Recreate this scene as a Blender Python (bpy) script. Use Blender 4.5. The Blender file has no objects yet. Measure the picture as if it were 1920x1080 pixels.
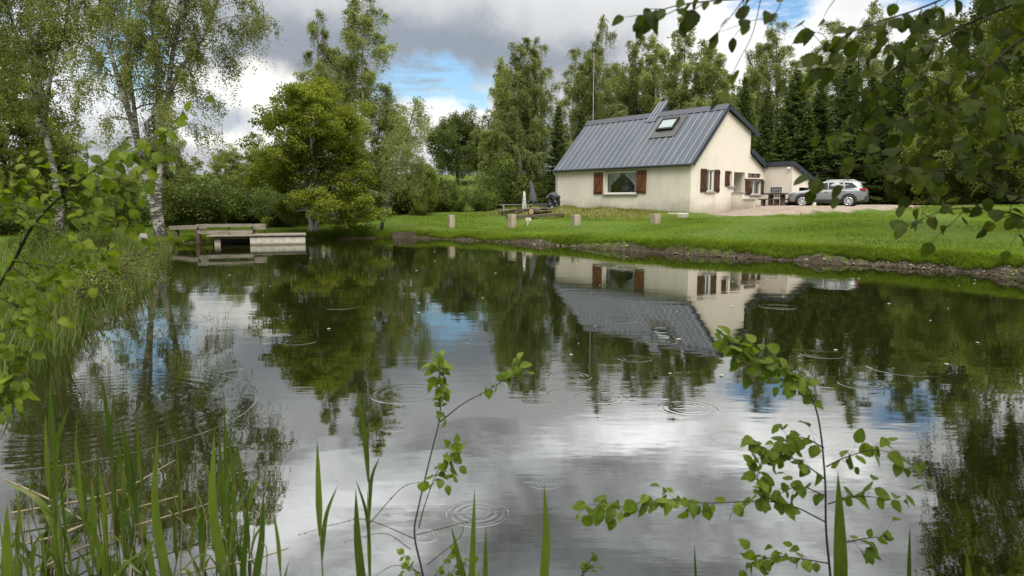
import bpy, bmesh, math, random
import numpy as np
from mathutils import Vector, Matrix

# ------------------------------------------------------------------ camera, sky, sun, exposure
scene = bpy.context.scene
COL = scene.collection
R = math.radians
FPX, CAM_H = 1346.0, 1.7
PITCH = math.atan(163 / FPX)
cam_data = bpy.data.cameras.new('camera')
cam = bpy.data.objects.new('camera', cam_data)
COL.objects.link(cam)
cam.location = (0, 0, CAM_H)
cam.rotation_euler = (R(90) - PITCH, 0, 0)
cam_data.sensor_width = 36
cam_data.lens = FPX / 1920 * 36
cam_data.clip_start = 0.05
cam_data.clip_end = 3000
cam_data.dof.use_dof = True
cam_data.dof.focus_distance = 26
cam_data.dof.aperture_fstop = 5.0
scene.camera = cam

scene.render.engine = 'CYCLES'
scene.cycles.max_bounces = 6
scene.cycles.diffuse_bounces = 4
scene.cycles.glossy_bounces = 3
scene.cycles.transmission_bounces = 4
scene.cycles.transparent_max_bounces = 8
scene.cycles.caustics_reflective = False
scene.cycles.caustics_refractive = False
scene.cycles.use_denoising = True
scene.cycles.sample_clamp_indirect = 6
scene.view_settings.view_transform = 'Standard'
scene.view_settings.look = 'None'
scene.view_settings.gamma = 1
scene.view_settings.exposure = 0.2

SUN_EL, SUN_AZ = 54, 168          # degrees; azimuth clockwise from the view direction
sd = bpy.data.lights.new('sun', 'SUN')
sd.energy = 3.0
sd.angle = R(35)
sd.color = (1.0, 0.955, 0.88)
sun = bpy.data.objects.new('sun', sd)
COL.objects.link(sun)
_sv = Vector((math.sin(R(SUN_AZ)) * math.cos(R(SUN_EL)), math.cos(R(SUN_AZ)) * math.cos(R(SUN_EL)), math.sin(R(SUN_EL))))
sun.rotation_euler = _sv.to_track_quat('Z', 'Y').to_euler()
sun.location = _sv * 100


class NT:
    """tiny helper round a node tree"""
    def __init__(self, tree):
        self.t = tree
        self.n = tree.nodes
        self.l = tree.links

    def put(self, sock, val):
        if isinstance(val, bpy.types.NodeSocket):
            self.l.new(val, sock)
        elif val is not None:
            sock.default_value = val

    def node(self, typ, ins=None, **props):
        nd = self.n.new(typ)
        for k, v in props.items():
            setattr(nd, k, v)
        for k, v in (ins or {}).items():
            self.put(nd.inputs[k], v)
        return nd

    def math(self, op, a, b=None, c=None, clamp=False):
        nd = self.node('ShaderNodeMath', operation=op, use_clamp=clamp)
        for i, v in enumerate((a, b, c)):
            if v is not None:
                self.put(nd.inputs[i], v)
        return nd.outputs[0]

    def vmath(self, op, a, b=None):
        nd = self.node('ShaderNodeVectorMath', operation=op)
        self.put(nd.inputs[0], a)
        if b is not None:
            self.put(nd.inputs[1], b)
        return nd.outputs['Vector'] if op not in ('DOT_PRODUCT', 'LENGTH') else nd.outputs['Value']

    def rng(self, v, a, b, c=0.0, d=1.0, smooth=True):
        nd = self.node('ShaderNodeMapRange', {'Value': v, 'From Min': a, 'From Max': b, 'To Min': c, 'To Max': d},
                       interpolation_type='SMOOTHSTEP' if smooth else 'LINEAR', clamp=True)
        return nd.outputs['Result']

    def mix(self, f, a, b, blend='MIX'):
        nd = self.node('ShaderNodeMix', data_type='RGBA', blend_type=blend)
        self.put(nd.inputs[0], f)
        for i, v in ((6, a), (7, b)):
            if isinstance(v, tuple) and len(v) == 3:
                v = v + (1,)
            self.put(nd.inputs[i], v)
        return nd.outputs[2]

    def noise(self, vec, scale, detail=4, rough=0.55, col=False, dist=0.0):
        nd = self.node('ShaderNodeTexNoise', {'Scale': scale, 'Detail': detail, 'Roughness': rough, 'Distortion': dist})
        if vec is not None:
            self.put(nd.inputs['Vector'], vec)
        return nd.outputs['Color'] if col else nd.outputs[0]

    def ramp(self, f, stops):
        nd = self.node('ShaderNodeValToRGB', {'Fac': f})
        els = nd.color_ramp.elements
        while len(els) < len(stops):
            els.new(0.5)
        for e, (p, c) in zip(els, stops):
            e.position = p
            e.color = tuple(c) + ((1,) if len(c) == 3 else ())
        return nd.outputs[0]

    def combine(self, x, y, z):
        nd = self.node('ShaderNodeCombineXYZ')
        for i, v in enumerate((x, y, z)):
            self.put(nd.inputs[i], v)
        return nd.outputs[0]

    def sep(self, v):
        nd = self.node('ShaderNodeSeparateXYZ')
        self.put(nd.inputs[0], v)
        return nd.outputs


def build_world():
    w = bpy.data.worlds.new('World')
    scene.world = w
    w.use_nodes = True
    w.node_tree.nodes.clear()
    N = NT(w.node_tree)
    tc = N.node('ShaderNodeTexCoord').outputs['Generated']
    sky = N.node('ShaderNodeTexSky', sky_type='NISHITA')
    sky.sun_disc = False
    sky.sun_elevation = R(SUN_EL)
    sky.sun_rotation = R(SUN_AZ)
    sky.air_density = 1.6
    sky.dust_density = 0.1
    sky.ozone_density = 3.0
    d = N.vmath('NORMALIZE', tc)
    x, y, z = N.sep(d)
    DEG = 57.29578
    warp = N.noise(d, 5.0, 6, 0.6, col=True)
    wx, wy, wz = N.sep(warp)
    warp2 = N.noise(d, 22.0, 5, 0.6, col=True)
    vx, vy, vz = N.sep(warp2)
    az = N.math('MULTIPLY', N.math('ARCTAN2', x, y), DEG)
    el = N.math('MULTIPLY', N.math('ARCSINE', z), DEG)
    az = N.math('ADD', az, N.math('MULTIPLY', N.math('SUBTRACT', wx, 0.5), 11.0))
    el = N.math('ADD', el, N.math('MULTIPLY', N.math('SUBTRACT', wy, 0.5), 5.5))
    az = N.math('ADD', az, N.math('MULTIPLY', N.math('SUBTRACT', vx, 0.5), 3.2))
    el = N.math('ADD', el, N.math('MULTIPLY', N.math('SUBTRACT', vy, 0.5), 2.4))

    def feat(a0, e0, ra, re, soft=0.35):
        dx = N.math('DIVIDE', N.math('SUBTRACT', az, a0), ra)
        dy = N.math('DIVIDE', N.math('SUBTRACT', el, e0), re)
        r = N.math('SQRT', N.math('ADD', N.math('MULTIPLY', dx, dx), N.math('MULTIPLY', dy, dy)))
        return N.rng(r, 1 + soft, 1 - soft)
    # the cloud deck seen in perspective
    q = N.math('ADD', N.math('MAXIMUM', z, 0.0), 0.16)
    deck = N.combine(N.math('DIVIDE', x, q), N.math('DIVIDE', y, q), 0.3)
    n1 = N.noise(deck, 1.5, 7, 0.55, dist=0.3)
    col = N.ramp(n1, [(0.30, (0.22, 0.235, 0.265)), (0.48, (0.36, 0.375, 0.40)), (0.60, (0.55, 0.56, 0.575)), (0.74, (0.80, 0.80, 0.80))])
    for (a0, e0, ra, re, soft, c, s) in CLOUDS:
        col = N.mix(N.math('MULTIPLY', feat(a0, e0, ra, re, soft), s), col, c)
    n3 = N.noise(deck, 3.6, 6, 0.6, dist=0.4)
    hi = N.rng(el, 15.5, 19.0)
    kk = N.math('ADD', 1.0, N.math('MULTIPLY', hi, N.rng(n3, 0.34, 0.66, -0.42, 0.55)))
    col = N.mix(1.0, col, N.combine(kk, kk, kk), 'MULTIPLY')
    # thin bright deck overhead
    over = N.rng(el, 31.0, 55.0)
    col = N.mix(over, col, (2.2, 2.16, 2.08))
    # everything beneath the horizon: dim ground light
    hole = None
    for (a0, e0, ra, re, soft) in HOLES:
        f = feat(a0, e0, ra, re, soft)
        hole = f if hole is None else N.math('MAXIMUM', hole, f)
    wisp = N.noise(N.vmath('MULTIPLY', d, (18.0, 18.0, 90.0)), 1.0, 5, 0.6)
    hole = N.math('MULTIPLY', hole, N.rng(wisp, 0.68, 0.42, 0.35, 1.0))
    b1 = N.node('ShaderNodeBackground', {'Color': N.mix(1.0, sky.outputs[0], (0.72, 0.92, 1.18), 'MULTIPLY'), 'Strength': 0.11})
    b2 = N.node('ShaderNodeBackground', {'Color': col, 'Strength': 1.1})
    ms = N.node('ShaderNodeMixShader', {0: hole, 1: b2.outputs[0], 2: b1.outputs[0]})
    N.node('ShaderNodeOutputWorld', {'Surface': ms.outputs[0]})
    w.cycles.sampling_method = 'MANUAL'
    w.cycles.sample_map_resolution = 512


# (azimuth, elevation, radii, softness, colour, strength), degrees from the view direction
CLOUDS = [
    (-8, 15.4, 30, 2.8, .6, (0.50, 0.52, 0.545), 0.85),
    (-5, 11.4, 17, 1.8, .7, (0.245, 0.288, 0.345), 0.88),
    (-24, 12.5, 8, 2.2, .6, (0.30, 0.33, 0.38), 0.7),
    (-19.8, 7.0, 6.0, 3.0, .3, (0.92, 0.90, 0.85), 0.95),
    (-21.8, 6.6, 3.0, 1.1, .5, (0.36, 0.41, 0.48), 0.85),
    (-4.6, 6.4, 5.2, 1.5, .3, (0.86, 0.855, 0.85), 0.97),
    (-33, 10, 9, 5.5, .4, (0.80, 0.82, 0.84), 0.9),
    (17, 11.0, 6.5, 6.0, .4, (0.88, 0.88, 0.88), 0.97),
    (6, 14.5, 7, 2.6, .5, (0.62, 0.63, 0.64), 0.8),
    (32, 11, 9, 6.0, .4, (0.84, 0.85, 0.86), 0.9),
    (0, 20.0, 45, 4.5, .5, (0.90, 0.92, 0.95), 0.5),
    (11, 18.2, 8, 2.0, .6, (1.7, 1.72, 1.74), 0.8),
    (-12, 18.5, 6, 2.0, .5, (0.72, 0.74, 0.77), 0.8),
    (22, 17.5, 6, 2.5, .5, (1.5, 1.5, 1.5), 0.9),
    (8, 23.6, 6, 2.3, .6, (0.42, 0.43, 0.45), 0.85),
    (-13, 25.0, 9, 3.5, .7, (1.4, 1.42, 1.45), 0.7),
    (20, 24.5, 8, 3.5, .5, (0.95, 0.97, 1.0), 0.8),
]
HOLES = [
    (-6.0, 8.7, 5.2, 1.5, .4),
    (-2.6, 7.8, 1.6, 1.0, .45),
    (-28, 10.5, 3.0, 3.0, .45),
    (-37, 12, 2.0, 2.0, .45),
    (19.5, 14.0, 2.2, 1.6, .4),
    (29, 13.5, 2.6, 2.0, .4),
]
build_world()

# ------------------------------------------------------------------ helpers: pixels of the survey to places on the ground
_c, _s = math.cos(PITCH), math.sin(PITCH)


def ray(px, py):
    u, v = (px - 960) / FPX, (540 - py) / FPX
    return np.array([u, _c + v * _s, -_s + v * _c])


def at_z(px, py, z=0.0):
    d = ray(px, py)
    return np.array([0, 0, CAM_H]) + d * ((z - CAM_H) / d[2])


def at_y(px, py, Y):
    d = ray(px, py)
    return np.array([0, 0, CAM_H]) + d * (Y / d[1])


# ------------------------------------------------------------------ helpers: objects and meshes
def tag(o, label=None, cat=None, group=None, kind=None):
    if label:
        o['label'] = label
    if cat:
        o['category'] = cat
    if group:
        o['group'] = group
    if kind:
        o['kind'] = kind
    return o


def thing(name, label, cat, loc=(0, 0, 0), rz=0.0, group=None):
    o = bpy.data.objects.new(name, None)
    COL.objects.link(o)
    o.location = tuple(float(v) for v in loc)
    o.rotation_euler = (0, 0, rz)
    return tag(o, label, cat, group)


def link(name, me, mat, parent=None):
    o = bpy.data.objects.new(name, me)
    COL.objects.link(o)
    if mat is not None:
        for m in (mat if isinstance(mat, (list, tuple)) else [mat]):
            me.materials.append(m)
    if parent is not None:
        o.parent = parent
    return o


def np_mesh(name, V, F, smooth=False, uv=None, attrs=None):
    """V (n,3) floats, F (m,k) ints with one k"""
    V = np.ascontiguousarray(V, dtype=np.float32)
    F = np.ascontiguousarray(F, dtype=np.int32)
    me = bpy.data.meshes.new(name)
    m, k = F.shape
    me.vertices.add(len(V))
    me.vertices.foreach_set('co', V.ravel())
    me.loops.add(m * k)
    me.loops.foreach_set('vertex_index', F.ravel())
    me.polygons.add(m)
    me.polygons.foreach_set('loop_start', np.arange(0, m * k, k, dtype=np.int32))
    me.polygons.foreach_set('loop_total', np.full(m, k, dtype=np.int32))
    me.polygons.foreach_set('use_smooth', np.full(m, bool(smooth)))
    if uv is not None:
        l = me.uv_layers.new(name='UVMap')
        l.data.foreach_set('uv', np.ascontiguousarray(uv[F.ravel()], dtype=np.float32).ravel())
    for an, av in (attrs or {}).items():
        a = me.attributes.new(an, 'FLOAT', 'POINT')
        a.data.foreach_set('value', np.ascontiguousarray(av, dtype=np.float32))
    me.update()
    me.validate()
    return me


def unit(v):
    return v / (np.linalg.norm(v) + 1e-9)


class MB:
    """collects boxes, prisms and tubes into one mesh"""
    def __init__(self):
        self.v = []
        self.f = []

    def add(self, vs, fs):
        o = len(self.v)
        self.v.extend([tuple(float(c) for c in p) for p in vs])
        self.f.extend([tuple(o + i for i in f) for f in fs])

    def box(self, x0, x1, y0, y1, z0, z1):
        self.add([(x0, y0, z0), (x1, y0, z0), (x1, y1, z0), (x0, y1, z0), (x0, y0, z1), (x1, y0, z1), (x1, y1, z1), (x0, y1, z1)],
                 [(0, 3, 2, 1), (4, 5, 6, 7), (0, 1, 5, 4), (1, 2, 6, 5), (2, 3, 7, 6), (3, 0, 4, 7)])

    def bar(self, a, b, w, h, up=(0, 0, 1)):
        """box from a to b with width w and height h"""
        a, b = np.array(a, float), np.array(b, float)
        d = unit(b - a)
        s = np.cross(d, np.array(up, float))
        if np.linalg.norm(s) < 1e-4:
            s = np.cross(d, np.array([1.0, 0, 0]))
        s = unit(s)
        u = np.cross(s, d)
        vs = [p + s * sx * w / 2 + u * sz * h / 2 for p in (a, b) for sx, sz in ((-1, -1), (1, -1), (1, 1), (-1, 1))]
        self.add(vs, [(0, 3, 2, 1), (4, 5, 6, 7), (0, 1, 5, 4), (1, 2, 6, 5), (2, 3, 7, 6), (3, 0, 4, 7)])

    def prism(self, poly, axis, a0, a1):
        """polygon of 2-D points swept along an axis ('x': points are (y,z); 'y': points are (x,z); 'z': (x,y))"""
        n = len(poly)
        def mk(p, a):
            return {'x': (a, p[0], p[1]), 'y': (p[0], a, p[1]), 'z': (p[0], p[1], a)}[axis]
        vs = [mk(p, a0) for p in poly] + [mk(p, a1) for p in poly]
        fs = [tuple(range(n))[::-1], tuple(range(n, 2 * n))]
        fs += [(i, (i + 1) % n, n + (i + 1) % n, n + i) for i in range(n)]
        self.add(vs, fs)

    def tube(self, pts, rad, n=6, caps=True):
        pts = np.asarray(pts, float)
        rad = np.broadcast_to(np.asarray(rad, float), (len(pts),))
        V, F = tube_geo(pts, rad, n)
        self.add(V, [tuple(q) for q in F])
        if caps:
            o = len(self.v) - len(V)
            self.f.append(tuple(o + i for i in range(n))[::-1])
            self.f.append(tuple(o + len(V) - n + i for i in range(n)))

    def lathe(self, prof, n=20, c=(0, 0, 0), axis='z'):
        vs, fs = [], []
        for r, h in prof:
            for i in range(n):
                a = 2 * math.pi * i / n
                p = (r * math.cos(a), r * math.sin(a), h)
                if axis == 'y':
                    p = (r * math.cos(a), h, r * math.sin(a))
                vs.append((p[0] + c[0], p[1] + c[1], p[2] + c[2]))
        for j in range(len(prof) - 1):
            for i in range(n):
                fs.append((j * n + i, j * n + (i + 1) % n, (j + 1) * n + (i + 1) % n, (j + 1) * n + i))
        fs.append(tuple(range(n))[::-1])
        fs.append(tuple((len(prof) - 1) * n + i for i in range(n)))
        self.add(vs, fs)

    def build(self, name, mat, parent=None, smooth=False, bevel=0.0):
        me = bpy.data.meshes.new(name)
        me.from_pydata(self.v, [], self.f)
        bm = bmesh.new()
        bm.from_mesh(me)
        bmesh.ops.recalc_face_normals(bm, faces=bm.faces)
        if bevel:
            bmesh.ops.bevel(bm, geom=list(bm.edges), offset=bevel, segments=2, affect='EDGES', profile=0.5, clamp_overlap=True)
        bm.to_mesh(me)
        bm.free()
        for p in me.polygons:
            p.use_smooth = smooth
        return link(name, me, mat, parent)


def tube_geo(pts, rad, n):
    t = np.gradient(pts, axis=0)
    t /= np.linalg.norm(t, axis=1)[:, None] + 1e-9
    ref = np.array([0.0, 0, 1]) if abs(t[0][2]) < 0.9 else np.array([1.0, 0, 0])
    s = np.cross(t, ref)
    s /= np.linalg.norm(s, axis=1)[:, None] + 1e-9
    for i in range(1, len(s)):
        if np.dot(s[i], s[i - 1]) < 0:
            s[i] = -s[i]
    u = np.cross(s, t)
    a = np.arange(n) * 2 * np.pi / n
    V = pts[:, None, :] + rad[:, None, None] * (np.cos(a)[None, :, None] * s[:, None, :] + np.sin(a)[None, :, None] * u[:, None, :])
    k = len(pts)
    i, j = np.meshgrid(np.arange(k - 1), np.arange(n), indexing='ij')
    F = np.stack([i * n + j, i * n + (j + 1) % n, (i + 1) * n + (j + 1) % n, (i + 1) * n + j], -1).reshape(-1, 4)
    return V.reshape(-1, 3), F


class Tubes:
    def __init__(self):
        self.V, self.F, self.o = [], [], 0

    def add(self, pts, rad, n=5):
        V, F = tube_geo(np.asarray(pts, float), np.broadcast_to(np.asarray(rad, float), (len(pts),)), n)
        self.V.append(V)
        self.F.append(F + self.o)
        self.o += len(V)

    def mesh(self, name):
        return np_mesh(name, np.concatenate(self.V), np.concatenate(self.F), smooth=True)


def spline(ctrl, n):
    """Catmull-Rom through control points, n samples"""
    P = np.asarray(ctrl, float)
    if len(P) == 2:
        return P[0] + (P[1] - P[0]) * np.linspace(0, 1, n)[:, None]
    Q = np.vstack([2 * P[0] - P[1], P, 2 * P[-1] - P[-2]])
    out = []
    for t in np.linspace(0, len(P) - 1 - 1e-6, n):
        i = int(t)
        f = t - i
        a, b, c, d = Q[i], Q[i + 1], Q[i + 2], Q[i + 3]
        out.append(0.5 * (2 * b + (c - a) * f + (2 * a - 5 * b + 4 * c - d) * f * f + (3 * b - a - 3 * c + d) * f ** 3))
    return np.array(out)


def along(P, t):
    x = t * (len(P) - 1)
    i = min(int(x), len(P) - 2)
    return P[i] + (P[i + 1] - P[i]) * (x - i), unit(P[i + 1] - P[i])


def copy_tree(o, parent=None):
    c = o.copy()
    COL.objects.link(c)
    if parent is not None:
        c.parent = parent
    for ch in list(o.children):
        copy_tree(ch, c)
    return c


# ------------------------------------------------------------------ materials
def new_mat(name):
    m = bpy.data.materials.new(name)
    m.use_nodes = True
    m.node_tree.nodes.clear()
    return m, NT(m.node_tree)


def finish(N, shader, disp=None):
    N.node('ShaderNodeOutputMaterial', {'Surface': shader})


def bsdf(N, color, rough=0.6, metal=0.0, spec=0.5, normal=None, **kw):
    ins = {'Base Color': color if not (isinstance(color, tuple) and len(color) == 3) else color + (1,), 'Roughness': rough, 'Metallic': metal, 'Specular IOR Level': spec}
    if normal is not None:
        ins['Normal'] = normal
    ins.update(kw)
    return N.node('ShaderNodeBsdfPrincipled', ins).outputs[0]


def bump(N, h, strength=0.3, dist=0.02):
    return N.node('ShaderNodeBump', {'Height': h, 'Strength': strength, 'Distance': dist}).outputs[0]


def plain(name, col, rough=0.6, metal=0.0, vary=0.15, scale=6.0, spec=0.5, bumps=0.0):
    """one colour with a little mottling"""
    m, N = new_mat(name)
    oc = N.node('ShaderNodeTexCoord').outputs['Object']
    n = N.noise(oc, scale, 5, 0.6)
    k = N.rng(n, 0.25, 0.75, 1 - vary, 1 + vary, smooth=False)
    c = N.mix(1.0, col, N.combine(k, k, k), 'MULTIPLY')
    nr = bump(N, N.noise(oc, scale * 8, 3), bumps, 0.01) if bumps else None
    finish(N, bsdf(N, c, rough, metal, spec, nr))
    return m


def leaf_mat(name, cols, trans=0.35, gloss=0.0, patch=0.35, pscale=0.55):
    m, N = new_mat(name)
    g = N.node('ShaderNodeNewGeometry').outputs['Random Per Island']
    k = len(cols)
    c = N.ramp(g, [(i / (k - 1), cc) for i, cc in enumerate(cols)])
    oc = N.node('ShaderNodeTexCoord').outputs['Object']
    p = N.rng(N.noise(oc, pscale, 3, 0.6), 0.3, 0.7, 1 - patch, 1 + patch)
    orr = N.node('ShaderNodeObjectInfo').outputs['Random']
    o = N.rng(orr, 0, 1, 0.86, 1.14, smooth=False)
    p = N.math('MULTIPLY', p, o)
    c = N.mix(1.0, c, N.combine(p, p, p), 'MULTIPLY')
    d = N.node('ShaderNodeBsdfDiffuse', {'Color': c}).outputs[0]
    tcol = N.mix(1.0, c, (1.25, 1.35, 0.6), 'MULTIPLY')
    t = N.node('ShaderNodeBsdfTranslucent', {'Color': tcol}).outputs[0]
    sh = N.node('ShaderNodeMixShader', {0: trans, 1: d, 2: t}).outputs[0]
    if gloss:
        gl = N.node('ShaderNodeBsdfGlossy', {'Color': (1, 1, 1, 1), 'Roughness': 0.42}).outputs[0]
        fr = N.math('MULTIPLY', N.node('ShaderNodeFresnel', {'IOR': 1.4}).outputs[0], gloss)
        sh = N.node('ShaderNodeMixShader', {0: fr, 1: sh, 2: gl}).outputs[0]
    finish(N, sh)
    return m


def close_leaf_mat(name, cols, trans, gloss):
    """leaf seen near by: UV x across (-1..1 as 0..1), y along; side veins"""
    m, N = new_mat(name)
    g = N.node('ShaderNodeNewGeometry').outputs['Random Per Island']
    k = len(cols)
    c = N.ramp(g, [(i / (k - 1), cc) for i, cc in enumerate(cols)])
    uv = N.node('ShaderNodeTexCoord').outputs['UV']
    u, v, _ = N.sep(uv)
    au = N.math('ABSOLUTE', N.math('SUBTRACT', N.math('MULTIPLY', u, 2.0), 1.0))
    w = N.math('SINE', N.math('MULTIPLY', N.math('SUBTRACT', v, N.math('MULTIPLY', au, 0.28)), 50.0))
    vein = N.math('MAXIMUM', N.rng(w, 0.75, 1.0), N.rng(au, 0.09, 0.02))
    c = N.mix(N.math('MULTIPLY', vein, 0.22), c, N.mix(1.0, c, (2.2, 2.0, 2.0), 'MULTIPLY'))
    oc = N.node('ShaderNodeTexCoord').outputs['Object']
    p = N.rng(N.noise(oc, 40.0, 3, 0.6), 0.3, 0.7, 0.8, 1.2)
    c = N.mix(1.0, c, N.combine(p, p, p), 'MULTIPLY')
    nr = bump(N, N.math('SUBTRACT', 1.0, vein), 0.35, 0.002)
    d = bsdf(N, c, 0.55, 0, gloss, nr)
    t = N.node('ShaderNodeBsdfTranslucent', {'Color': N.mix(1.0, c, (1.5, 1.6, 0.5), 'MULTIPLY'), 'Normal': nr}).outputs[0]
    finish(N, N.node('ShaderNodeMixShader', {0: trans, 1: d, 2: t}).outputs[0])
    return m


def birch_bark(name, white=(0.50, 0.48, 0.43), dark=(0.06, 0.055, 0.045), base_h=1.2, amount=0.5):
    m, N = new_mat(name)
    oc = N.node('ShaderNodeTexCoord').outputs['Object']
    x, y, z = N.sep(oc)
    lent = N.noise(N.vmath('MULTIPLY', oc, (3.0, 3.0, 16.0)), 1.0, 4, 0.65)
    big = N.noise(N.vmath('MULTIPLY', oc, (2.0, 2.0, 2.2)), 1.0, 4, 0.6)
    f = N.rng(N.math('ADD', N.math('MULTIPLY', lent, 0.6), N.math('MULTIPLY', big, 0.5)), amount + 0.03, amount + 0.13)
    low = N.rng(z, 0.0, base_h, 0.5, 0.0, smooth=False)
    f = N.math('MAXIMUM', f, N.rng(N.math('ADD', N.noise(oc, 9.0, 4), low), 0.72, 0.86))
    c = N.mix(f, white, dark)
    moss = N.rng(N.noise(oc, 1.1, 3), 0.50, 0.72, 0.0, 0.55)
    c = N.mix(moss, c, (0.19, 0.20, 0.11))
    finish(N, bsdf(N, c, 0.8, 0, 0.2, bump(N, lent, 0.5, 0.02)))
    return m


def bark(name, a=(0.10, 0.085, 0.06), b=(0.035, 0.03, 0.022)):
    m, N = new_mat(name)
    oc = N.node('ShaderNodeTexCoord').outputs['Object']
    n = N.noise(N.vmath('MULTIPLY', oc, (9.0, 9.0, 2.0)), 1.0, 5, 0.6)
    c = N.mix(N.rng(n, 0.35, 0.65), a, b)
    c = N.mix(N.rng(N.noise(oc, 1.4, 3), 0.5, 0.7, 0, 0.5), c, (0.08, 0.09, 0.035))
    finish(N, bsdf(N, c, 0.9, 0, 0.15, bump(N, n, 0.6, 0.03)))
    return m


def wood(name, a, b, axis='x', rough=0.75, scale=1.0):
    m, N = new_mat(name)
    oc = N.node('ShaderNodeTexCoord').outputs['Object']
    st = {'x': (1.5, 22, 22), 'y': (22, 1.5, 22), 'z': (22, 22, 1.5)}[axis]
    n = N.noise(N.vmath('MULTIPLY', oc, tuple(v * scale for v in st)), 1.0, 5, 0.65)
    n2 = N.noise(oc, 2.5, 4)
    f = N.rng(N.math('ADD', N.math('MULTIPLY', n, 0.65), N.math('MULTIPLY', n2, 0.35)), 0.36, 0.64)
    finish(N, bsdf(N, N.mix(f, a, b), rough, 0, 0.25, bump(N, n, 0.35, 0.01)))
    return m


M = {}
M['leaf_birch'] = leaf_mat('birch_leaves', [(0.140, 0.158, 0.044), (0.195, 0.212, 0.068), (0.265, 0.278, 0.110)], 0.5, 0.03)
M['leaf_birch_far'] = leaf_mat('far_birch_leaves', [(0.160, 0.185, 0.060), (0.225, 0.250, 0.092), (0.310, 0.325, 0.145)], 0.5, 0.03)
M['leaf_maple'] = leaf_mat('maple_leaves', [(0.116, 0.146, 0.020), (0.174, 0.203, 0.031), (0.248, 0.265, 0.054)], 0.42, 0.0)
M['leaf_wood'] = leaf_mat('woodland_leaves', [(0.104, 0.132, 0.024), (0.158, 0.188, 0.038), (0.238, 0.260, 0.066)], 0.5, 0.05)
M['leaf_bush'] = leaf_mat('hedge_leaves', [(0.066, 0.096, 0.018), (0.104, 0.140, 0.029), (0.172, 0.204, 0.053)], 0.44, 0.05)
M['leaf_oak'] = leaf_mat('oak_leaves', [(0.066, 0.092, 0.022), (0.10, 0.13, 0.032), (0.15, 0.18, 0.052)], 0.36, 0.05)
M['needles'] = leaf_mat('conifer_needles', [(0.044, 0.070, 0.020), (0.070, 0.104, 0.030), (0.120, 0.156, 0.050)], 0.18, 0.0)
M['bark_birch'] = birch_bark('birch_bark', (0.34, 0.33, 0.29), (0.055, 0.05, 0.04), 1.4, 0.46)
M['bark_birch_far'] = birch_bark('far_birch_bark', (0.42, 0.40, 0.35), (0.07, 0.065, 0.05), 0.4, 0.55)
M['bark'] = bark('dark_bark')
M['twig'] = bark('twig_bark', (0.06, 0.045, 0.03), (0.025, 0.02, 0.015))
M['twig_far'] = bark('fine_twig_bark', (0.10, 0.085, 0.06), (0.05, 0.042, 0.03))

# ------------------------------------------------------------------ the pond outline and the lie of the land
SHORE_PX = [(130, 590), (200, 545), (250, 500), (285, 462), (370, 455), (480, 452), (600, 449), (760, 446), (880, 451), (1000, 458), (1100, 466),
            (1250, 476), (1400, 485), (1550, 494), (1700, 503), (1800, 511), (1920, 522)]
poly = [tuple(at_z(px, py)[:2]) for px, py in SHORE_PX]
poly += [(11.75, 13.2), (11.2, 9.5), (9.6, 6.4), (7.0, 4.2), (4.0, 3.0), (1.5, 2.5), (-1.0, 2.35), (-2.6, 2.7), (-4.4, 4.4), (-5.4, 6.6), (-6.1, 8.8)]


def chaikin(P, k=2):
    P = np.array(P, float)
    for _ in range(k):
        N_ = np.roll(P, -1, axis=0)
        P = np.stack([P * .75 + N_ * .25, P * .25 + N_ * .75], 1).reshape(-1, 2)
    return P


POND = chaikin(poly, 2)


def wob(x, y):
    return (0.10 * np.sin(x * 2.3 + 1.1 * np.sin(y * 1.7)) + 0.07 * np.sin(y * 4.1 + x * 3.3) + 0.04 * np.sin(x * 9.1 - y * 7.3)) 


def shore_dist(x, y):
    """signed distance to the waterline, positive on land"""
    x = np.asarray(x, float)
    y = np.asarray(y, float)
    best = np.full(x.shape, 1e9)
    inside = np.zeros(x.shape, bool)
    A = POND
    B = np.roll(POND, -1, axis=0)
    for (ax, ay), (bx, by) in zip(A, B):
        dx, dy = bx - ax, by - ay
        t = np.clip(((x - ax) * dx + (y - ay) * dy) / (dx * dx + dy * dy + 1e-12), 0, 1)
        best = np.minimum(best, (x - ax - t * dx) ** 2 + (y - ay - t * dy) ** 2)
        cr = ((ay > y) != (by > y)) & (x < (bx - ax) * (y - ay) / (by - ay + 1e-12) + ax)
        inside ^= cr
    return np.where(inside, -1, 1) * np.sqrt(best)


def sstep(a, b, x):
    t = np.clip((x - a) / (b - a), 0, 1)
    return t * t * (3 - 2 * t)


HC = np.array([9.12, 37.0])                    # front corner of the house
HANG = R(38)
HE2 = np.array([math.cos(HANG), math.sin(HANG)])     # along the gable wall, away
HE1 = np.array([-math.sin(HANG), math.cos(HANG)])    # along the front wall, to its far end


def house_xy(x, y):
    qx, qy = x - HC[0], y - HC[1]
    return qx * HE2[0] + qy * HE2[1], qx * HE1[0] + qy * HE1[1]


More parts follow.
